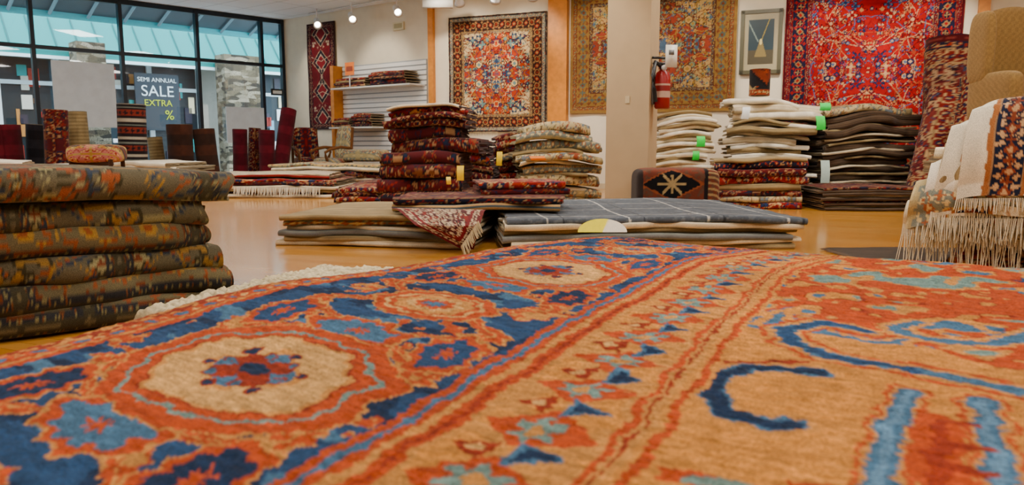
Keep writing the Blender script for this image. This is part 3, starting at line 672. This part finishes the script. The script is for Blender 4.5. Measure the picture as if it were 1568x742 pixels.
img = oriental(1.0, 1.0, .01, dict(field='#742018', corner='#8a2420', med='#702020', med2='#702020', line='#30141a', m=['#c0ac94', '#a89478', '#4a141a']), 91, [(.03, '#5a1014', 0, 0, '', ''), (.05, '#b8a488', .05, 0, '#5a1014', '#30141a'), (.03, '#6a161a', 0, 0, '', '')], 'tile', 3, .6)
tx = Tex(img, .01)
for i in range(n):
    for j in range(n):
        a = i/(n-1); b = j/(n-1)
        top = A*(1-b)+Bp*b; tip = Cp+np.array([(b-.5)*.10, 0, 0])
        q = top*(1-a)+tip*a
        q[2] = .302-(.302-.045)*np.clip((a-.12)/.88, 0, 1)**1.15; q[1] = top[1]*(1-min(1, a*2.2))+(Cp[1]-.02+.05*(1-b))*min(1, a*2.2) if a < .4545 else Cp[1]-.02+.05*(1-b)
        q[1] += .012*math.sin(b*9)*a
        P[i, j] = q; C[i, j] = tx(b*(1-a)*.9+a*.02, (1-a)*.9*(1-b)+.0)
mb.grid(P, C); mb.fringe(Cp+np.array([.09, -.03, .22]), Cp+np.array([-.04, -.03, .03]), (.25, -.2, -.7), .1, 34, lin('#d0c4a4'), .005)
mb.build('draped_red_rug', WOOL)
def tag(name, x, y, z, w, h, col, rz=0, n=12, tilt=.2, col2=None):
    mb = MB(); th = np.linspace(0, PI, n)
    P = np.array([[(w/2*math.cos(t)*k, -math.sin(tilt)*h*math.sin(t)*k, math.cos(tilt)*h*math.sin(t)*k) for t in th] for k in (0, .55, 1)])
    C = np.zeros(P.shape); C[:] = lin(col)
    if col2: C[:, :n//2-2] = lin(col2)
    ca, sa = math.cos(rz), math.sin(rz); P = P@np.array([[ca, -sa, 0], [sa, ca, 0], [0, 0, 1]]).T+np.array([x, y, z])
    mb.grid(P, C); mb.grid(P+np.array([0, .003, 0]), C); mb.build(name, SOLID)
tag('price_tag', .66, 5.36, .17, .36, .10, '#f4f040', 0, 24, -.3, '#f4f4e8')
def card(name, x, y, z, w, h, col, rz=0, lean=0):
    mb = MB(); P = []
    for a in np.linspace(0, 1, 6):
        P.append([(x+u*math.cos(rz), y-.02*math.sin(a*PI)+u*math.sin(rz), z+h*a) for u in np.linspace(-w/2, w/2, 4)+lean*a])
    P = np.array(P); mb.grid(P, lin(col)); mb.grid(P+np.array([0, .004, 0]), lin(col)*.9); mb.build(name, SOLID)

# ------------------------------------------------------------ dark red stacks etc.
DR = '#3c1a18'
stack('dark_red_rug_stack', -1.47, 8.2, -6, 1.1, .8, [(.15, T_dred, DR), (.14, T_dred, DR), (.15, T_dred, DR), (.15, T_dred, DR), (.14, T_dred, DR), (.15, T_dred, DR), (.14, T_dred, DR), (.08, T_dred, DR), (.06, T_dred, DR), (.08, T_red, DR), (.03, T_cream, DR)], jit=.07, wob=.07, nx=110, seed=81, nd=6, shrink=.022)
stack('maroon_rug_stack', -.84, 9.3, -4, .62, .75, [(.12, T_red, DR), (.11, T_dred, DR), (.12, T_dred, DR), (.12, T_dred, DR), (.11, T_dred, DR), (.12, T_red, DR), (.1, T_dred, DR), (.12, T_dred, DR)], jit=.06, wob=.07, nx=60, seed=82)
stack('maroon_rug_stack', -.22, 10.0, 6, .55, .8, [(.09, T_dred, '#8a7060'), (.09, T_red, DR), (.09, T_tan, DR), (.09, T_dred, DR), (.09, T_red, DR), (.09, T_dred, DR), (.09, T_red, DR), (.09, T_beige, DR), (.09, T_dred, DR), (.09, T_red, DR), (.1, T_dred, DR)], jit=.06, wob=.07, nx=60, seed=83)
stack('low_maroon_rug_pile', -2.15, 8.95, 4, .62, 1.0, [(.06, T_dred), (.05, T_cream), (.06, T_red), (.06, T_dred), (.06, T_red)], jit=.04, wob=.04, nx=60, seed=84)
BE = '#ac9c74'
stack('beige_patterned_rug_stack', .10, 9.0, 6, 1.0, .8, [(.1, T_cream, BE), (.06, T_beige, BE), (.1, T_beige, BE), (.05, T_cream, BE), (.12, T_beige, BE), (.04, T_tan, BE), (.1, T_beige, BE), (.05, T_cream, BE), (.08, T_beige, BE), (.04, T_tan, BE), (.12, T_beige, BE), (.1, T_beige, BE), (.12, T_beige, BE)], jit=.09, wob=.12, nx=90, seed=85, nd=6, topnd=40)
stack('cream_rug_stack', 1.98, 10.25, -4, .8, .8, [(.06, T_cream, '#d8cfb8'), (.05, T_tan, '#b8a888')]*3+[(.055, T_white, '#d8cfb8'), (.06, T_cream, '#d8cfb8'), (.05, T_tan, '#b8a888')]*6, jit=.05, wob=.07, nx=60, seed=86, t=.012)
stack('red_brown_rug_stack', 2.55, 9.4, -8, 1.15, .6, [(.08, T_red, '#8a6a50'), (.07, T_beige, '#a08a68'), (.08, T_dred, '#8a6a50'), (.09, T_tan, '#6a5a48'), (.1, T_red, '#8a6a50'), (.09, T_dred, '#8a5a40'), (.1, T_red, '#8a6a50'), (.05, T_tan, '#a08a68')], jit=.05, wob=.06, nx=90, seed=87)
stack('ivory_rug_stack', 2.98, 10.35, -14, 1.2, .9, [(.09, T_cream, '#cfc4a8'), (.05, T_white, '#ddd4c0'), (.08, T_tan, '#b0a080'), (.06, T_white, '#ddd4c0')]*4+[(.05, T_tan, '#b0a080'), (.1, T_white, '#ddd4c0'), (.12, T_cream, '#cfc4a8'), (.07, T_white, '#ddd4c0')], jit=.09, wob=.12, nx=80, seed=88, nd=6, topnd=30, t=.014)
stack('dark_edge_rug_stack', 4.28, 10.2, 6, 1.4, 1.0, [(.07, T_brown, '#6a5a48'), (.03, T_cream, '#b0a080'), (.09, T_brown, '#4a4038'), (.03, T_tan, '#8a7a60')]*5+[(.09, T_brown, '#8a7a60'), (.08, T_brown, '#8a7a60'), (.1, T_beige, '#8a7a60')], jit=.06, wob=.10, nx=80, seed=89, nd=6, topnd=30, t=.012)
stack('low_brown_rug_pile', 3.80, 9.05, -3, 1.42, .9, [(.035, T_brown, '#8a7a60'), (.03, T_tan, '#b0a080'), (.035, T_brown, '#6a5a48'), (.03, T_dred, '#b0a080'), (.035, T_brown, '#6a5a48'), (.03, T_cream, '#8a7a60'), (.035, T_brown, '#6a5a48'), (.03, T_brown, '#8a7a60'), (.035, T_dred, '#8a7a60')], jit=.04, wob=.03, nx=80, seed=90, topnd=40, t=.012)
for nm, x, y, z, w, h, c in (('green_tag', 2.55, 10.08, .78, .12, .14, '#38e060'), ('green_tag', 2.48, 10.06, .6, .1, .12, '#30d858'), ('green_tag', 4.08, 9.88, 1.0, .12, .18, '#30e060'), ('green_tag', 4.12, 9.88, 1.25, .14, .1, '#50e070'),
                             ('paper_tag', 4.18, 9.9, .3, .13, .3, '#c8e0d8'), ('paper_tag', 3.15, 10.15, 1.15, .1, .16, '#e8ecec'), ('yellow_tag', -.56, 8.04, .42, .08, .16, '#f0d010'), ('yellow_tag', -.16, 9.12, .55, .07, .17, '#f0d010'),
                             ('orange_tag', .32, 8.86, .62, .18, .05, '#e88210'), ('yellow_tag', -.68, 8.0, .38, .05, .08, '#f0d010')):
    card(nm, x, y, z, w, h, c, random.uniform(-.3, .3), random.uniform(-.03, .03))
mb = MB()
def T_ott(a, b):
    a, b = np.broadcast_arrays(a, b); c = np.zeros(a.shape+(3,)); c[:] = lin('#6a3628')
    c[vnoise(a, b, .03, 5) > .6] = lin('#5a3e30'); a = a+.08; b = b-.10
    jag = .05*np.abs(((a+b)/.06) % 1-.5); q = np.abs(a)*.8+np.abs(b)*1.5+jag
    c[q < .29] = lin('#8a4a30'); c[q < .26] = lin('#0c0b0e')
    star = (np.abs(np.abs(a)-np.abs(b)) < .02) & (np.abs(a) < .10); c[star | ((np.abs(a) < .014) & (np.abs(b) < .1)) | ((np.abs(b) < .014) & (np.abs(a) < .15))] = lin('#a89068')
    c[(a > .34) & (a < .38)] = lin('#181416'); c[(a > .38) & (((b/.06) % 1) < .4)] = lin('#98805c')
    c[a < -.30] = lin('#2a2220')
    return c*(.85+.3*vnoise(a, b, .05, 2))[..., None]
mb.rbox((1.74, 7.93, .3), (.88, .46, .52), lin('#7c3a22'), .02, .28, T_ott, 80)
for sx in (-.36, .36):
    for sy in (-.15, .15): mb.lathe([(0, 0), (.03, 0), (.035, .08), (0, .08)], (1.74+sx, 7.93+sy, 0), lin('#2a1a12'))
mb.build('kilim_ottoman', WOOL)

# ------------------------------------------------------------ rolls
def roll(mb, base, top, r, tex, seed=0, ncol='#8a7658'):
    base = np.array(base, float); top = np.array(top, float); ax = top-base; L = np.linalg.norm(ax); ax /= L
    h = np.array([0, 1., 0]); u = np.cross(ax, h); u /= np.linalg.norm(u); v = np.cross(ax, u)
    th = np.linspace(0, 2*PI, 49); s = np.linspace(0, L, int(L/.015)+2)
    rr = r*(1+.07*th/(2*PI)); rr = rr[None]*(1+.05*(vnoise(s, s*0+seed, .3, seed)-.5))[:, None]
    P = base+s[:, None, None]*ax+rr[..., None]*(np.cos(th+2)[:, None]*u+np.sin(th+2)[:, None]*v)[None]
    mb.grid(P, tex(th[None]*r+seed, s[:, None]))
    ks = np.linspace(1, 0, 26)
    for e, sg in ((-1, 1), (0, -1)):
        c0 = base+ax*(L if e else 0)
        Q = c0+ks[:, None, None]*(P[e]-c0)[None]+ax*(sg*.006*np.sin(ks*26*1.2))[:, None, None]
        col = np.where((np.arange(26) % 3 == 0)[:, None], lin(ncol)*.35, lin(ncol)); mb.grid(Q, np.repeat(col[:, None], 49, 1))
def rollobj(name, *a, **k):
    mb = MB(); roll(mb, *a, **k); mb.build(name, WOOLFAR)
T_maroon = plain('#4a0e1a', '#5c1622', .4, .6, 3); T_black = plain('#16141a', '#222026', .3, .5, 3); T_brn = plain('#30201a', '#44281e', .4, .5, 8)
def T_kroll(a, b):
    a, b = np.broadcast_arrays(a, b); c = np.zeros(a.shape+(3,)); c[:] = lin('#201a1c'); q = (b % .3)
    c[q < .05] = lin('#b0a898'); c[(q > .1) & (q < .2) & (np.abs((a % .1)-.05) < np.abs(q-.15)+.01)] = lin('#7a3024'); c[(q > .23) & (q < .25)] = lin('#7a8078'); return c
kx = lambda px: (px-784)/1132*.99
for px, y, r, zt_, tx_ in ((10, 12.1, .22, 1.12, T_maroon), (52, 12.5, .13, 1.14, T_black), (86, 12.0, .17, 1.36, T_dred), (122, 12.7, .15, 1.36, T_tan), (203, 13.0, .22, 1.5, T_kroll),
                          (240, 14.4, .13, .95, T_tan), (276, 14.0, .22, 1.18, T_brn), (316, 14.2, .19, 1.10, T_brn), (367, 15.2, .14, 1.12, T_maroon), (388, 15.5, .12, 1.15, T_dred), (408, 15.0, .15, 1.10, T_maroon)):
    x = kx(px)*y; ln = random.uniform(-.05, .05)
    rollobj('standing_rolled_rug', (x-ln, y, 0), (x+ln, y, zt_), r, tx_, seed=int(px) % 17)
rollobj('standing_rolled_rug', (kx(430)*15.3, 15.0, 0), (kx(442)*15.3, 15.4, 1.52), .15, T_maroon, seed=4)
T_rr = Tex(oriental(1.6, 2.2, .012, dict(field='#74302c', corner='#c0a080', med='#5a2028', med2='#33415c', line='#30161a', m=['#b09070', '#7e2c24', '#3c4860', '#9a7c5c', '#561c20']), 95, BR, 'tile', 2.0, 1.0), .012)
rollobj('leaning_rolled_rug', (5.95, 10.25, 0), (6.05, 10.5, 2.25), .28, T_rr, seed=1)
rollobj('leaning_rolled_rug', (5.38, 9.7, .0), (5.76, 9.95, 1.5), .22, T_rr, seed=5)
rollobj('leaning_rolled_rug', (5.86, 9.6, 0), (6.02, 9.75, 1.65), .19, T_rr, seed=9)
rollobj('leaning_rolled_rug', (6.3, 9.5, 0), (6.4, 9.75, 1.8), .18, T_dred, seed=12)
rollobj('leaning_rolled_rug', (5.58, 9.2, 0), (5.70, 9.35, 1.15), .16, T_rr, seed=14)
rollobj('small_rolled_rug', (3.55, 10.8, 1.50), (3.55, 10.8, 1.87), .14, T_kil, seed=2)

# ------------------------------------------------------------ low piles mid-left
stack('low_cream_rug_pile', -4.7, 11.3, 0, 2.15, 1.45, [(.05, T_cream, '#c8bda4'), (.045, T_red), (.05, T_tan), (.045, T_cream), (.05, T_dred), (.05, T_red)], jit=.07, wob=.06, nx=120, seed=101, topnd=60)
stack('low_mixed_rug_pile', -4.3, 13.2, -6, 2.3, .95, [(.06, T_cream, '#c8bda4'), (.06, T_red), (.06, T_tan), (.06, T_cream), (.06, T_dred), (.06, T_red), (.06, T_cream), (.06, T_beige)], jit=.09, wob=.07, nx=100, seed=102, topnd=50)
stack('low_ivory_rug_pile', -7.0, 11.1, -4, 2.1, 1.2, [(.07, T_tan), (.07, T_cream), (.07, T_beige), (.07, T_cream), (.07, T_white), (.07, T_beige), (.07, T_cream), (.07, T_white)], jit=.07, wob=.06, nx=90, seed=103, topnd=40)
stack('low_striped_rug_pile', -2.42, 11.0, 3, 1.3, 1.3, [(.05, T_cream), (.045, T_tan), (.05, T_red), (.045, T_cream), (.05, T_dred)], jit=.06, wob=.06, nx=70, seed=104, topnd=40)
stack('draped_striped_rug', -4.62, 11.35, 2, 1.95, 1.2, [(.035, plain('#7c201c', '#c4b08c', .16, .5, 3)), (.035, plain('#c8bca0', '#4a1418', .3, .75, 4))], z0=.30, jit=.08, wob=.08, nx=90, seed=105, topnd=60)
mb = MB(); mb.fringe((-4.2, 11.18, .17), (-2.9, 11.18, .15), (0, -.25, -.9), .13, 90, lin('#e0d8c4'), .008); mb.build('rug_fringe', WOOL)
stack('white_rug_pile', -6.1, 6.05, 30, 1.85, 1.2, [(.09, T_white), (.1, T_cream), (.09, T_tan), (.1, T_white), (.1, T_cream), (.1, T_white), (.1, T_white)], jit=.05, wob=.04, nx=60, seed=106)
mb = MB(); x = kx(147)*10.5; mb.rbox((x, 10.5, .8-.12), (.72, .5, .26), lin('#b8843c'), .2, .5, Tex(oriental(1.2, 1.2, .012, dict(field='#a07a40', corner='#a83c2c', med='#b83c2c', med2='#d0a050', line='#5a2c20', m=['#8a3a2c', '#c8b070', '#2c3c44']), 97, [(.08, '#b0706a', .1, 1, '#d0b870', '#8a2c24')], 'tile', 2), .012), 40)
for sx in (-.27, .27):
    for sy in (-.16, .16): mb.tube([(x+sx, 10.5+sy, 0), (x+sx, 10.5+sy, .6)], .03, lin('#3a2416'))
mb.tube([(x-.3, 10.34, .54), (x+.3, 10.34, .54)], .025, lin('#3a2416')); mb.build('rug_upholstered_stool', WOOLFAR)
def armchair(name, x, y, rz, col, tex):
    mb = MB(); wd = lin('#6a4426'); ca, sa = math.cos(rz), math.sin(rz)
    q = lambda a, b, c: (x+a*ca-b*sa, y+a*sa+b*ca, c)
    mb.rbox(q(0, 0, .45), (.6, .58, .2), lin(col), rz, .4, tex, 24); mb.rbox(q(0, .28, .85), (.54, .13, .66), lin(col), rz, .4, tex, 24, tilt=-.15)
    for s in (-1, 1):
        mb.tube([q(s*.27, -.26, 0), q(s*.28, -.27, .4)], .03, wd); mb.tube([q(s*.27, .36, 0), q(s*.28, .29, .5), q(s*.27, .35, 1.15)], .03, wd)
        mb.tube([q(s*.29, .3, .74), q(s*.34, .05, .76), q(s*.35, -.17, .72), q(s*.35, -.28, .66), q(s*.33, -.26, .58), q(s*.31, -.22, .5)], .028, wd)
    mb.build(name, WOOLFAR)
armchair('wooden_armchair', kx(506)*14.8, 14.8, -.9, '#8a6a4a', T_beige)
armchair('wooden_armchair', kx(474)*15.9, 15.9, .6, '#8a5a3a', T_red)
mb = MB(); x = kx(560)*14.6; mb.rbox((x, 14.6, .6), (.9, .5, .24), lin('#9a8a5a'), -.5, .4, T_beige, 30)
for sx in (-.3, .3): mb.tube([(x+sx, 14.6, 0), (x+sx, 14.6, .5)], .04, lin('#4a2c18'))
mb.box((x, 14.6, .06), (.7, .1, .06), lin('#4a2c18'), -.5); mb.build('rug_upholstered_bench', WOOLFAR)

# ------------------------------------------------------------ right near pile with fringes
PA = math.radians(-37)
def pp(a, b=0): return (2.55+math.cos(PA)*a-math.sin(PA)*b, 4.75+math.sin(PA)*a+math.cos(PA)*b)
x0, y0 = pp(.28, -.08)
stack('red_base_rug_pile', x0, y0, -37, 1.1, .85, [(.1, T_red, '#7a4a38'), (.1, T_dred, '#7a4a38'), (.09, T_red, '#8a6a50')], jit=.03, wob=.03, nx=90, seed=111, warp=False)
T_navy = Tex(oriental(1.6, 1.0, .007, dict(field='#d8d0bc', corner='#d0c8b8', med='#c8bfa8', med2='#b0a890', line='#a09880', m=['#b89878', '#c0b498', '#a89070']), 98, [(.10, '#d8d0bc', 0, 0, '', ''), (.025, '#94603a', 0, 0, '', ''), (.16, '#131a30', .12, 1, '#b89470', '#7a3c28'), (.025, '#94603a', 0, 0, '', '')], 'tile', .6, .7), .007)
mb = MB()
def drape(mb, a, width, ztop, zlow, bulge, tex, back=.8, off=(0, 0), th=.03, seed=0, ang=PA, fr=.1, fwd=0):
    x0, y0 = pp(a, -fwd); n = 120; m = 130; Lf = ztop-zlow; s = np.linspace(-back, Lf+.08, n); w = np.linspace(0, 1, m)
    S, W = np.meshgrid(s, w, indexing='ij'); r = .08
    q_ = np.clip(S+r, 0, None); o_, d_ = bend(q_, r)
    Y = np.where(S < -r, -(S+r), 0)-o_-bulge*np.sin(np.clip(S/Lf, 0, 1)*PI*.8)
    Z = ztop-d_+.03*(vnoise(S, W, .25, seed)-.5)-.10*np.exp(-W/.10)*(S < 0)*1.0; X = width*W+.05*(vnoise(S, W, .3, seed+2)-.5)+np.clip(S, 0, 1)*(-.10)*(1-W)
    Z = Z-.05*np.exp(-W/.10)*(S >= 0)
    Y = Y+.06*(vnoise(S*.3, W*2, .35, seed+4)-.5)
    C = tex(S+off[0], W*width+off[1])
    ca, sa = math.cos(ang), math.sin(ang)
    def T(X, Y, Z): return np.stack([x0+X*ca-Y*sa, y0+X*sa+Y*ca, Z], -1)
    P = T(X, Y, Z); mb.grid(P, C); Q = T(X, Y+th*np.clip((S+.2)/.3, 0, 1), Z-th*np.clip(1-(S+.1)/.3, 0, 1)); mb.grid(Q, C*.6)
    for e in (0, -1): mb.grid(np.stack([P[:, e], Q[:, e]]), lin('#a8987c'))
    mb.grid(np.stack([P[-1], Q[-1]]), lin('#a8987c'))
    mb.fringe(P[-1, 0], P[-1, -1], (-.06, -.1, -1), fr, int(width*110), lin('#d8cdb4'), .0042)
band = lambda a, b: T_navy(a+.6, b)
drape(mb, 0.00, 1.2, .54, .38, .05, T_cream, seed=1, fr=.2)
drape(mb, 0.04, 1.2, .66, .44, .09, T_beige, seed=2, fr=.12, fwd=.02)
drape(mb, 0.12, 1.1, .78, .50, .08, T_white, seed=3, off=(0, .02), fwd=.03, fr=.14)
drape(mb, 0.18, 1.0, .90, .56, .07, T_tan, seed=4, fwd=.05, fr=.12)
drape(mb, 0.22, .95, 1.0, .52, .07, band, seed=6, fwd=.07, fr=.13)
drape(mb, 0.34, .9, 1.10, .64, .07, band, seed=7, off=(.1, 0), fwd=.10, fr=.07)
for zz0, nl_, aa in ((.29, 3, .06), (.56, 3, .14), (.80, 3, .34)):
    x0, y0 = pp(aa, .12)
    mc, _ = stack('c', x0, y0, -37, 1.2-aa, .68, [(.085, T_cream, '#b8a888'), (.085, T_tan, '#948060'), (.07, T_cream, '#b8a888')][:nl_], z0=zz0, jit=.03, nx=30, build=False, seed=112, wob=.04)
    mb.V += mc.V; mb.C += mc.C; mb.F += [f+mb.n for f in mc.F]; mb.n += mc.n
mb.build('cream_fringed_rug_pile', WOOL)
mb = MB(); u, v = np.meshgrid(np.linspace(0, 1.0, 60), np.linspace(0, .7, 40), indexing='ij')
mb.grid(np.stack([2.42+u, 4.95+v+.05*np.sin(u*3), .012+.006*vnoise(u, v, .2, 3)], -1), T_brown(u, v)*.5); mb.fringe((2.42, 4.95, .012), (2.42, 5.65, .012), (-1, 0, 0), .06, 50, lin('#5a4a3c'), .004)
mb.build('dark_floor_rug', WOOL)
stack('tan_rug_stack', 3.92, 5.95, 0, 1.2, 1.1, [(.11, T_tan), (.11, T_red), (.11, T_cream), (.11, T_brown), (.11, T_dred), (.11, T_tan), (.11, T_cream)], jit=.03, nx=40, seed=121, warp=False)
mb = MB(); fc = lin('#94774c'); X0, Y0, Zb = 4.50, 6.45, .785
def T_w(a, b):
    c = np.zeros(np.broadcast(a, b).shape+(3,)); c[:] = fc; k_ = ((np.floor(np.asarray(a)/.03)+np.floor(np.asarray(b)/.03)) % 2 == 0); c[k_] = fc*.82; return c
n = 40; u, v = np.meshgrid(np.linspace(-1, 1, n*2), np.linspace(0, 1, n), indexing='ij')
ht = 1.10+.14*np.cos(u*PI/2)-.05*(np.abs(u) > .9); hw = .38+.06*v
for sg in (-1, 1):
    P = np.stack([X0+u*hw, Y0+.30+sg*.06*np.sqrt(np.clip(1-u**4, 0, 1))*np.sqrt(np.clip(1-v**8, 0.02, 1))+.08*v-.12*np.abs(u)**3, Zb+.28+v*(ht-.28)], -1); mb.grid(P, T_w(u*.4, v*.9))
mb.rbox((X0, Y0, Zb+.33), (.72, .7, .22), fc, 0, .3, T_w, 24)
for s in (-1, 1):
    mb.rbox((X0+s*.38, Y0-.02, Zb+.42), (.13, .62, .42), fc, 0, .4, T_w, 20); mb.rbox((X0+s*.41, Y0+.16, Zb+.85), (.09, .3, .62), fc, 0, .5, T_w, 24)
    for q in (-.28, .28): mb.tube([(X0+s*.32, Y0+q, Zb+.0), (X0+s*.3, Y0+q, Zb+.24)], .028, lin('#4a2a16'))
mb.build('wing_chair', WOOLFAR)

# ------------------------------------------------------------ track lights
BULB = flat_mat('bulb_glow', '#fff4dc', emit=22)
def track(name, x, y, z, tx, ty, tz):
    mb = MB(); wh = lin('#e4e6e8'); mb.tube([(x, y, CZ), (x, y, z+.08)], .015, wh)
    d = np.array([tx-x, ty-y, tz-z]); d /= np.linalg.norm(d)
    mb.lathe([(0, -.12), (.06, -.12), (.07, -.02), (.07, .12), (.095, .16), (.06, .12), (.05, .05)], (x, y, z), wh, axis=d)
    po = mb.build(name, SOLID)
    mb = MB(); mb.lathe([(0, .11), (.058, .11)], (x, y, z), lin('#ffffff'), axis=d); o = mb.build('bulb', BULB); o.parent = po
for i, (x, y) in enumerate(((-4.2, 16.4), (-3.3, 15.7), (-2.25, 14.9))):
    track('track_light', x, y, 3.42, x+.3, y-.8, 2.9)
mb = MB(); mb.tube([(-4.5, 16.9, 3.67), (-1.2, 14.1, 3.67)], .02, lin('#e0e0e0'), 4); mb.box((-1.35, 13.9, 3.36), (.55, .14, .16), lin('#e6e6e2'), .1); mb.tube([(-1.35, 13.9, 3.4), (-1.35, 13.9, 3.7)], .02, lin('#e0e0e0'), 6); mb.build('track_light_rail', SOLID)
for i in range(4):
    x, y = -.9+.62*i, 13.0-.25*i
    track('track_light', x, y, 3.3, x, y+1.2, 2.4)

def aim(o, p, d): o.location = p; o.rotation_euler = Vector(d).to_track_quat('-Z', 'Y').to_euler()
def spot(p, q, e, ang, col=(1, .89, .73)):
    l = bpy.data.lights.new('spot_lamp', 'SPOT'); l.energy = e; l.spot_size = math.radians(ang); l.spot_blend = .7; l.color = col; l.shadow_soft_size = .08
    o = bpy.data.objects.new('spot_lamp', l); bpy.context.collection.objects.link(o); aim(o, p, Vector(q)-Vector(p))
def pB(t, o, z): p = onB(t, o); return (p[0], p[1], z)
for t, z, e in ((.9, 2.3, 210), (2.0, 2.2, 210), (3.6, 2.3, 150), (5.2, 2.3, 150), (6.25, 2.4, 70), (7.3, 1.9, 260), (8.6, 1.9, 260)):
    spot(pB(t, 2.0, 3.62), pB(t, 0, z), e, 62)
pA = lambda t, o, z: (*onA(t, o), z)
spot(pA(1.4, 1.5, 3.5), pA(1.4, 0, 2.3), 90, 60); spot(pA(3.4, 1.6, 3.5), pA(3.4, 0, 1.9), 120, 70)
for (x, y, e) in ((3.6, 8.6, 190), (.6, 7.4, 150), (-1.2, 6.8, 130), (2.2, 3.6, 130), (-2.2, 2.2, 120), (-3.5, 10.4, 160)):
    spot((x, y, 3.6), (x, y+.9, .8), e, 75, (1, .92, .79))
def area(x, y, e, sx=1.2, sy=.6, col=(1, .955, .88)):
    l = bpy.data.lights.new('ceiling_panel_lamp', 'AREA'); l.shape = 'RECTANGLE'; l.size = sx; l.size_y = sy; l.energy = e; l.color = col
    o = bpy.data.objects.new('ceiling_panel_lamp', l); bpy.context.collection.objects.link(o); o.location = (x, y, CZ-.03)
for x, y, e in ((-.5, .8, 68), (2.2, 1.5, 68), (-3.5, 3.5, 62), (.5, 4.5, 66), (4, 4.5, 72), (-4.5, 8, 76), (-.8, 8, 76), (3.2, 8, 76), (6.5, 7.5, 76), (-3.5, 12, 86), (.8, 11.5, 76), (-7.5, 9, 72)):
    area(x, y, e)
sl = bpy.data.lights.new('sun', 'SUN'); sl.energy = 2.6; sl.angle = .02; sl.color = (1, .96, .9)
so = bpy.data.objects.new('sun', sl); bpy.context.collection.objects.link(so); aim(so, (-5, 15, 9), (nW[0]*.75+.15, nW[1]*.75, -.66))

w = bpy.data.worlds.new('World'); bpy.context.scene.world = w; w.use_nodes = True
bg = w.node_tree.nodes['Background']; bg.inputs['Color'].default_value = (.66, .86, 1, 1); bg.inputs['Strength'].default_value = 5.2

# camera
cd = bpy.data.cameras.new('camera'); cam = bpy.data.objects.new('camera', cd); bpy.context.collection.objects.link(cam)
cam.location = (0, 0, .8); cam.rotation_euler = (math.radians(90-7.5), 0, 0); cd.sensor_width = 36; cd.lens = 26; cd.clip_start = .02
cd.dof.use_dof = True; cd.dof.focus_distance = 3.6; cd.dof.aperture_fstop = 6.5
bpy.context.scene.camera = cam
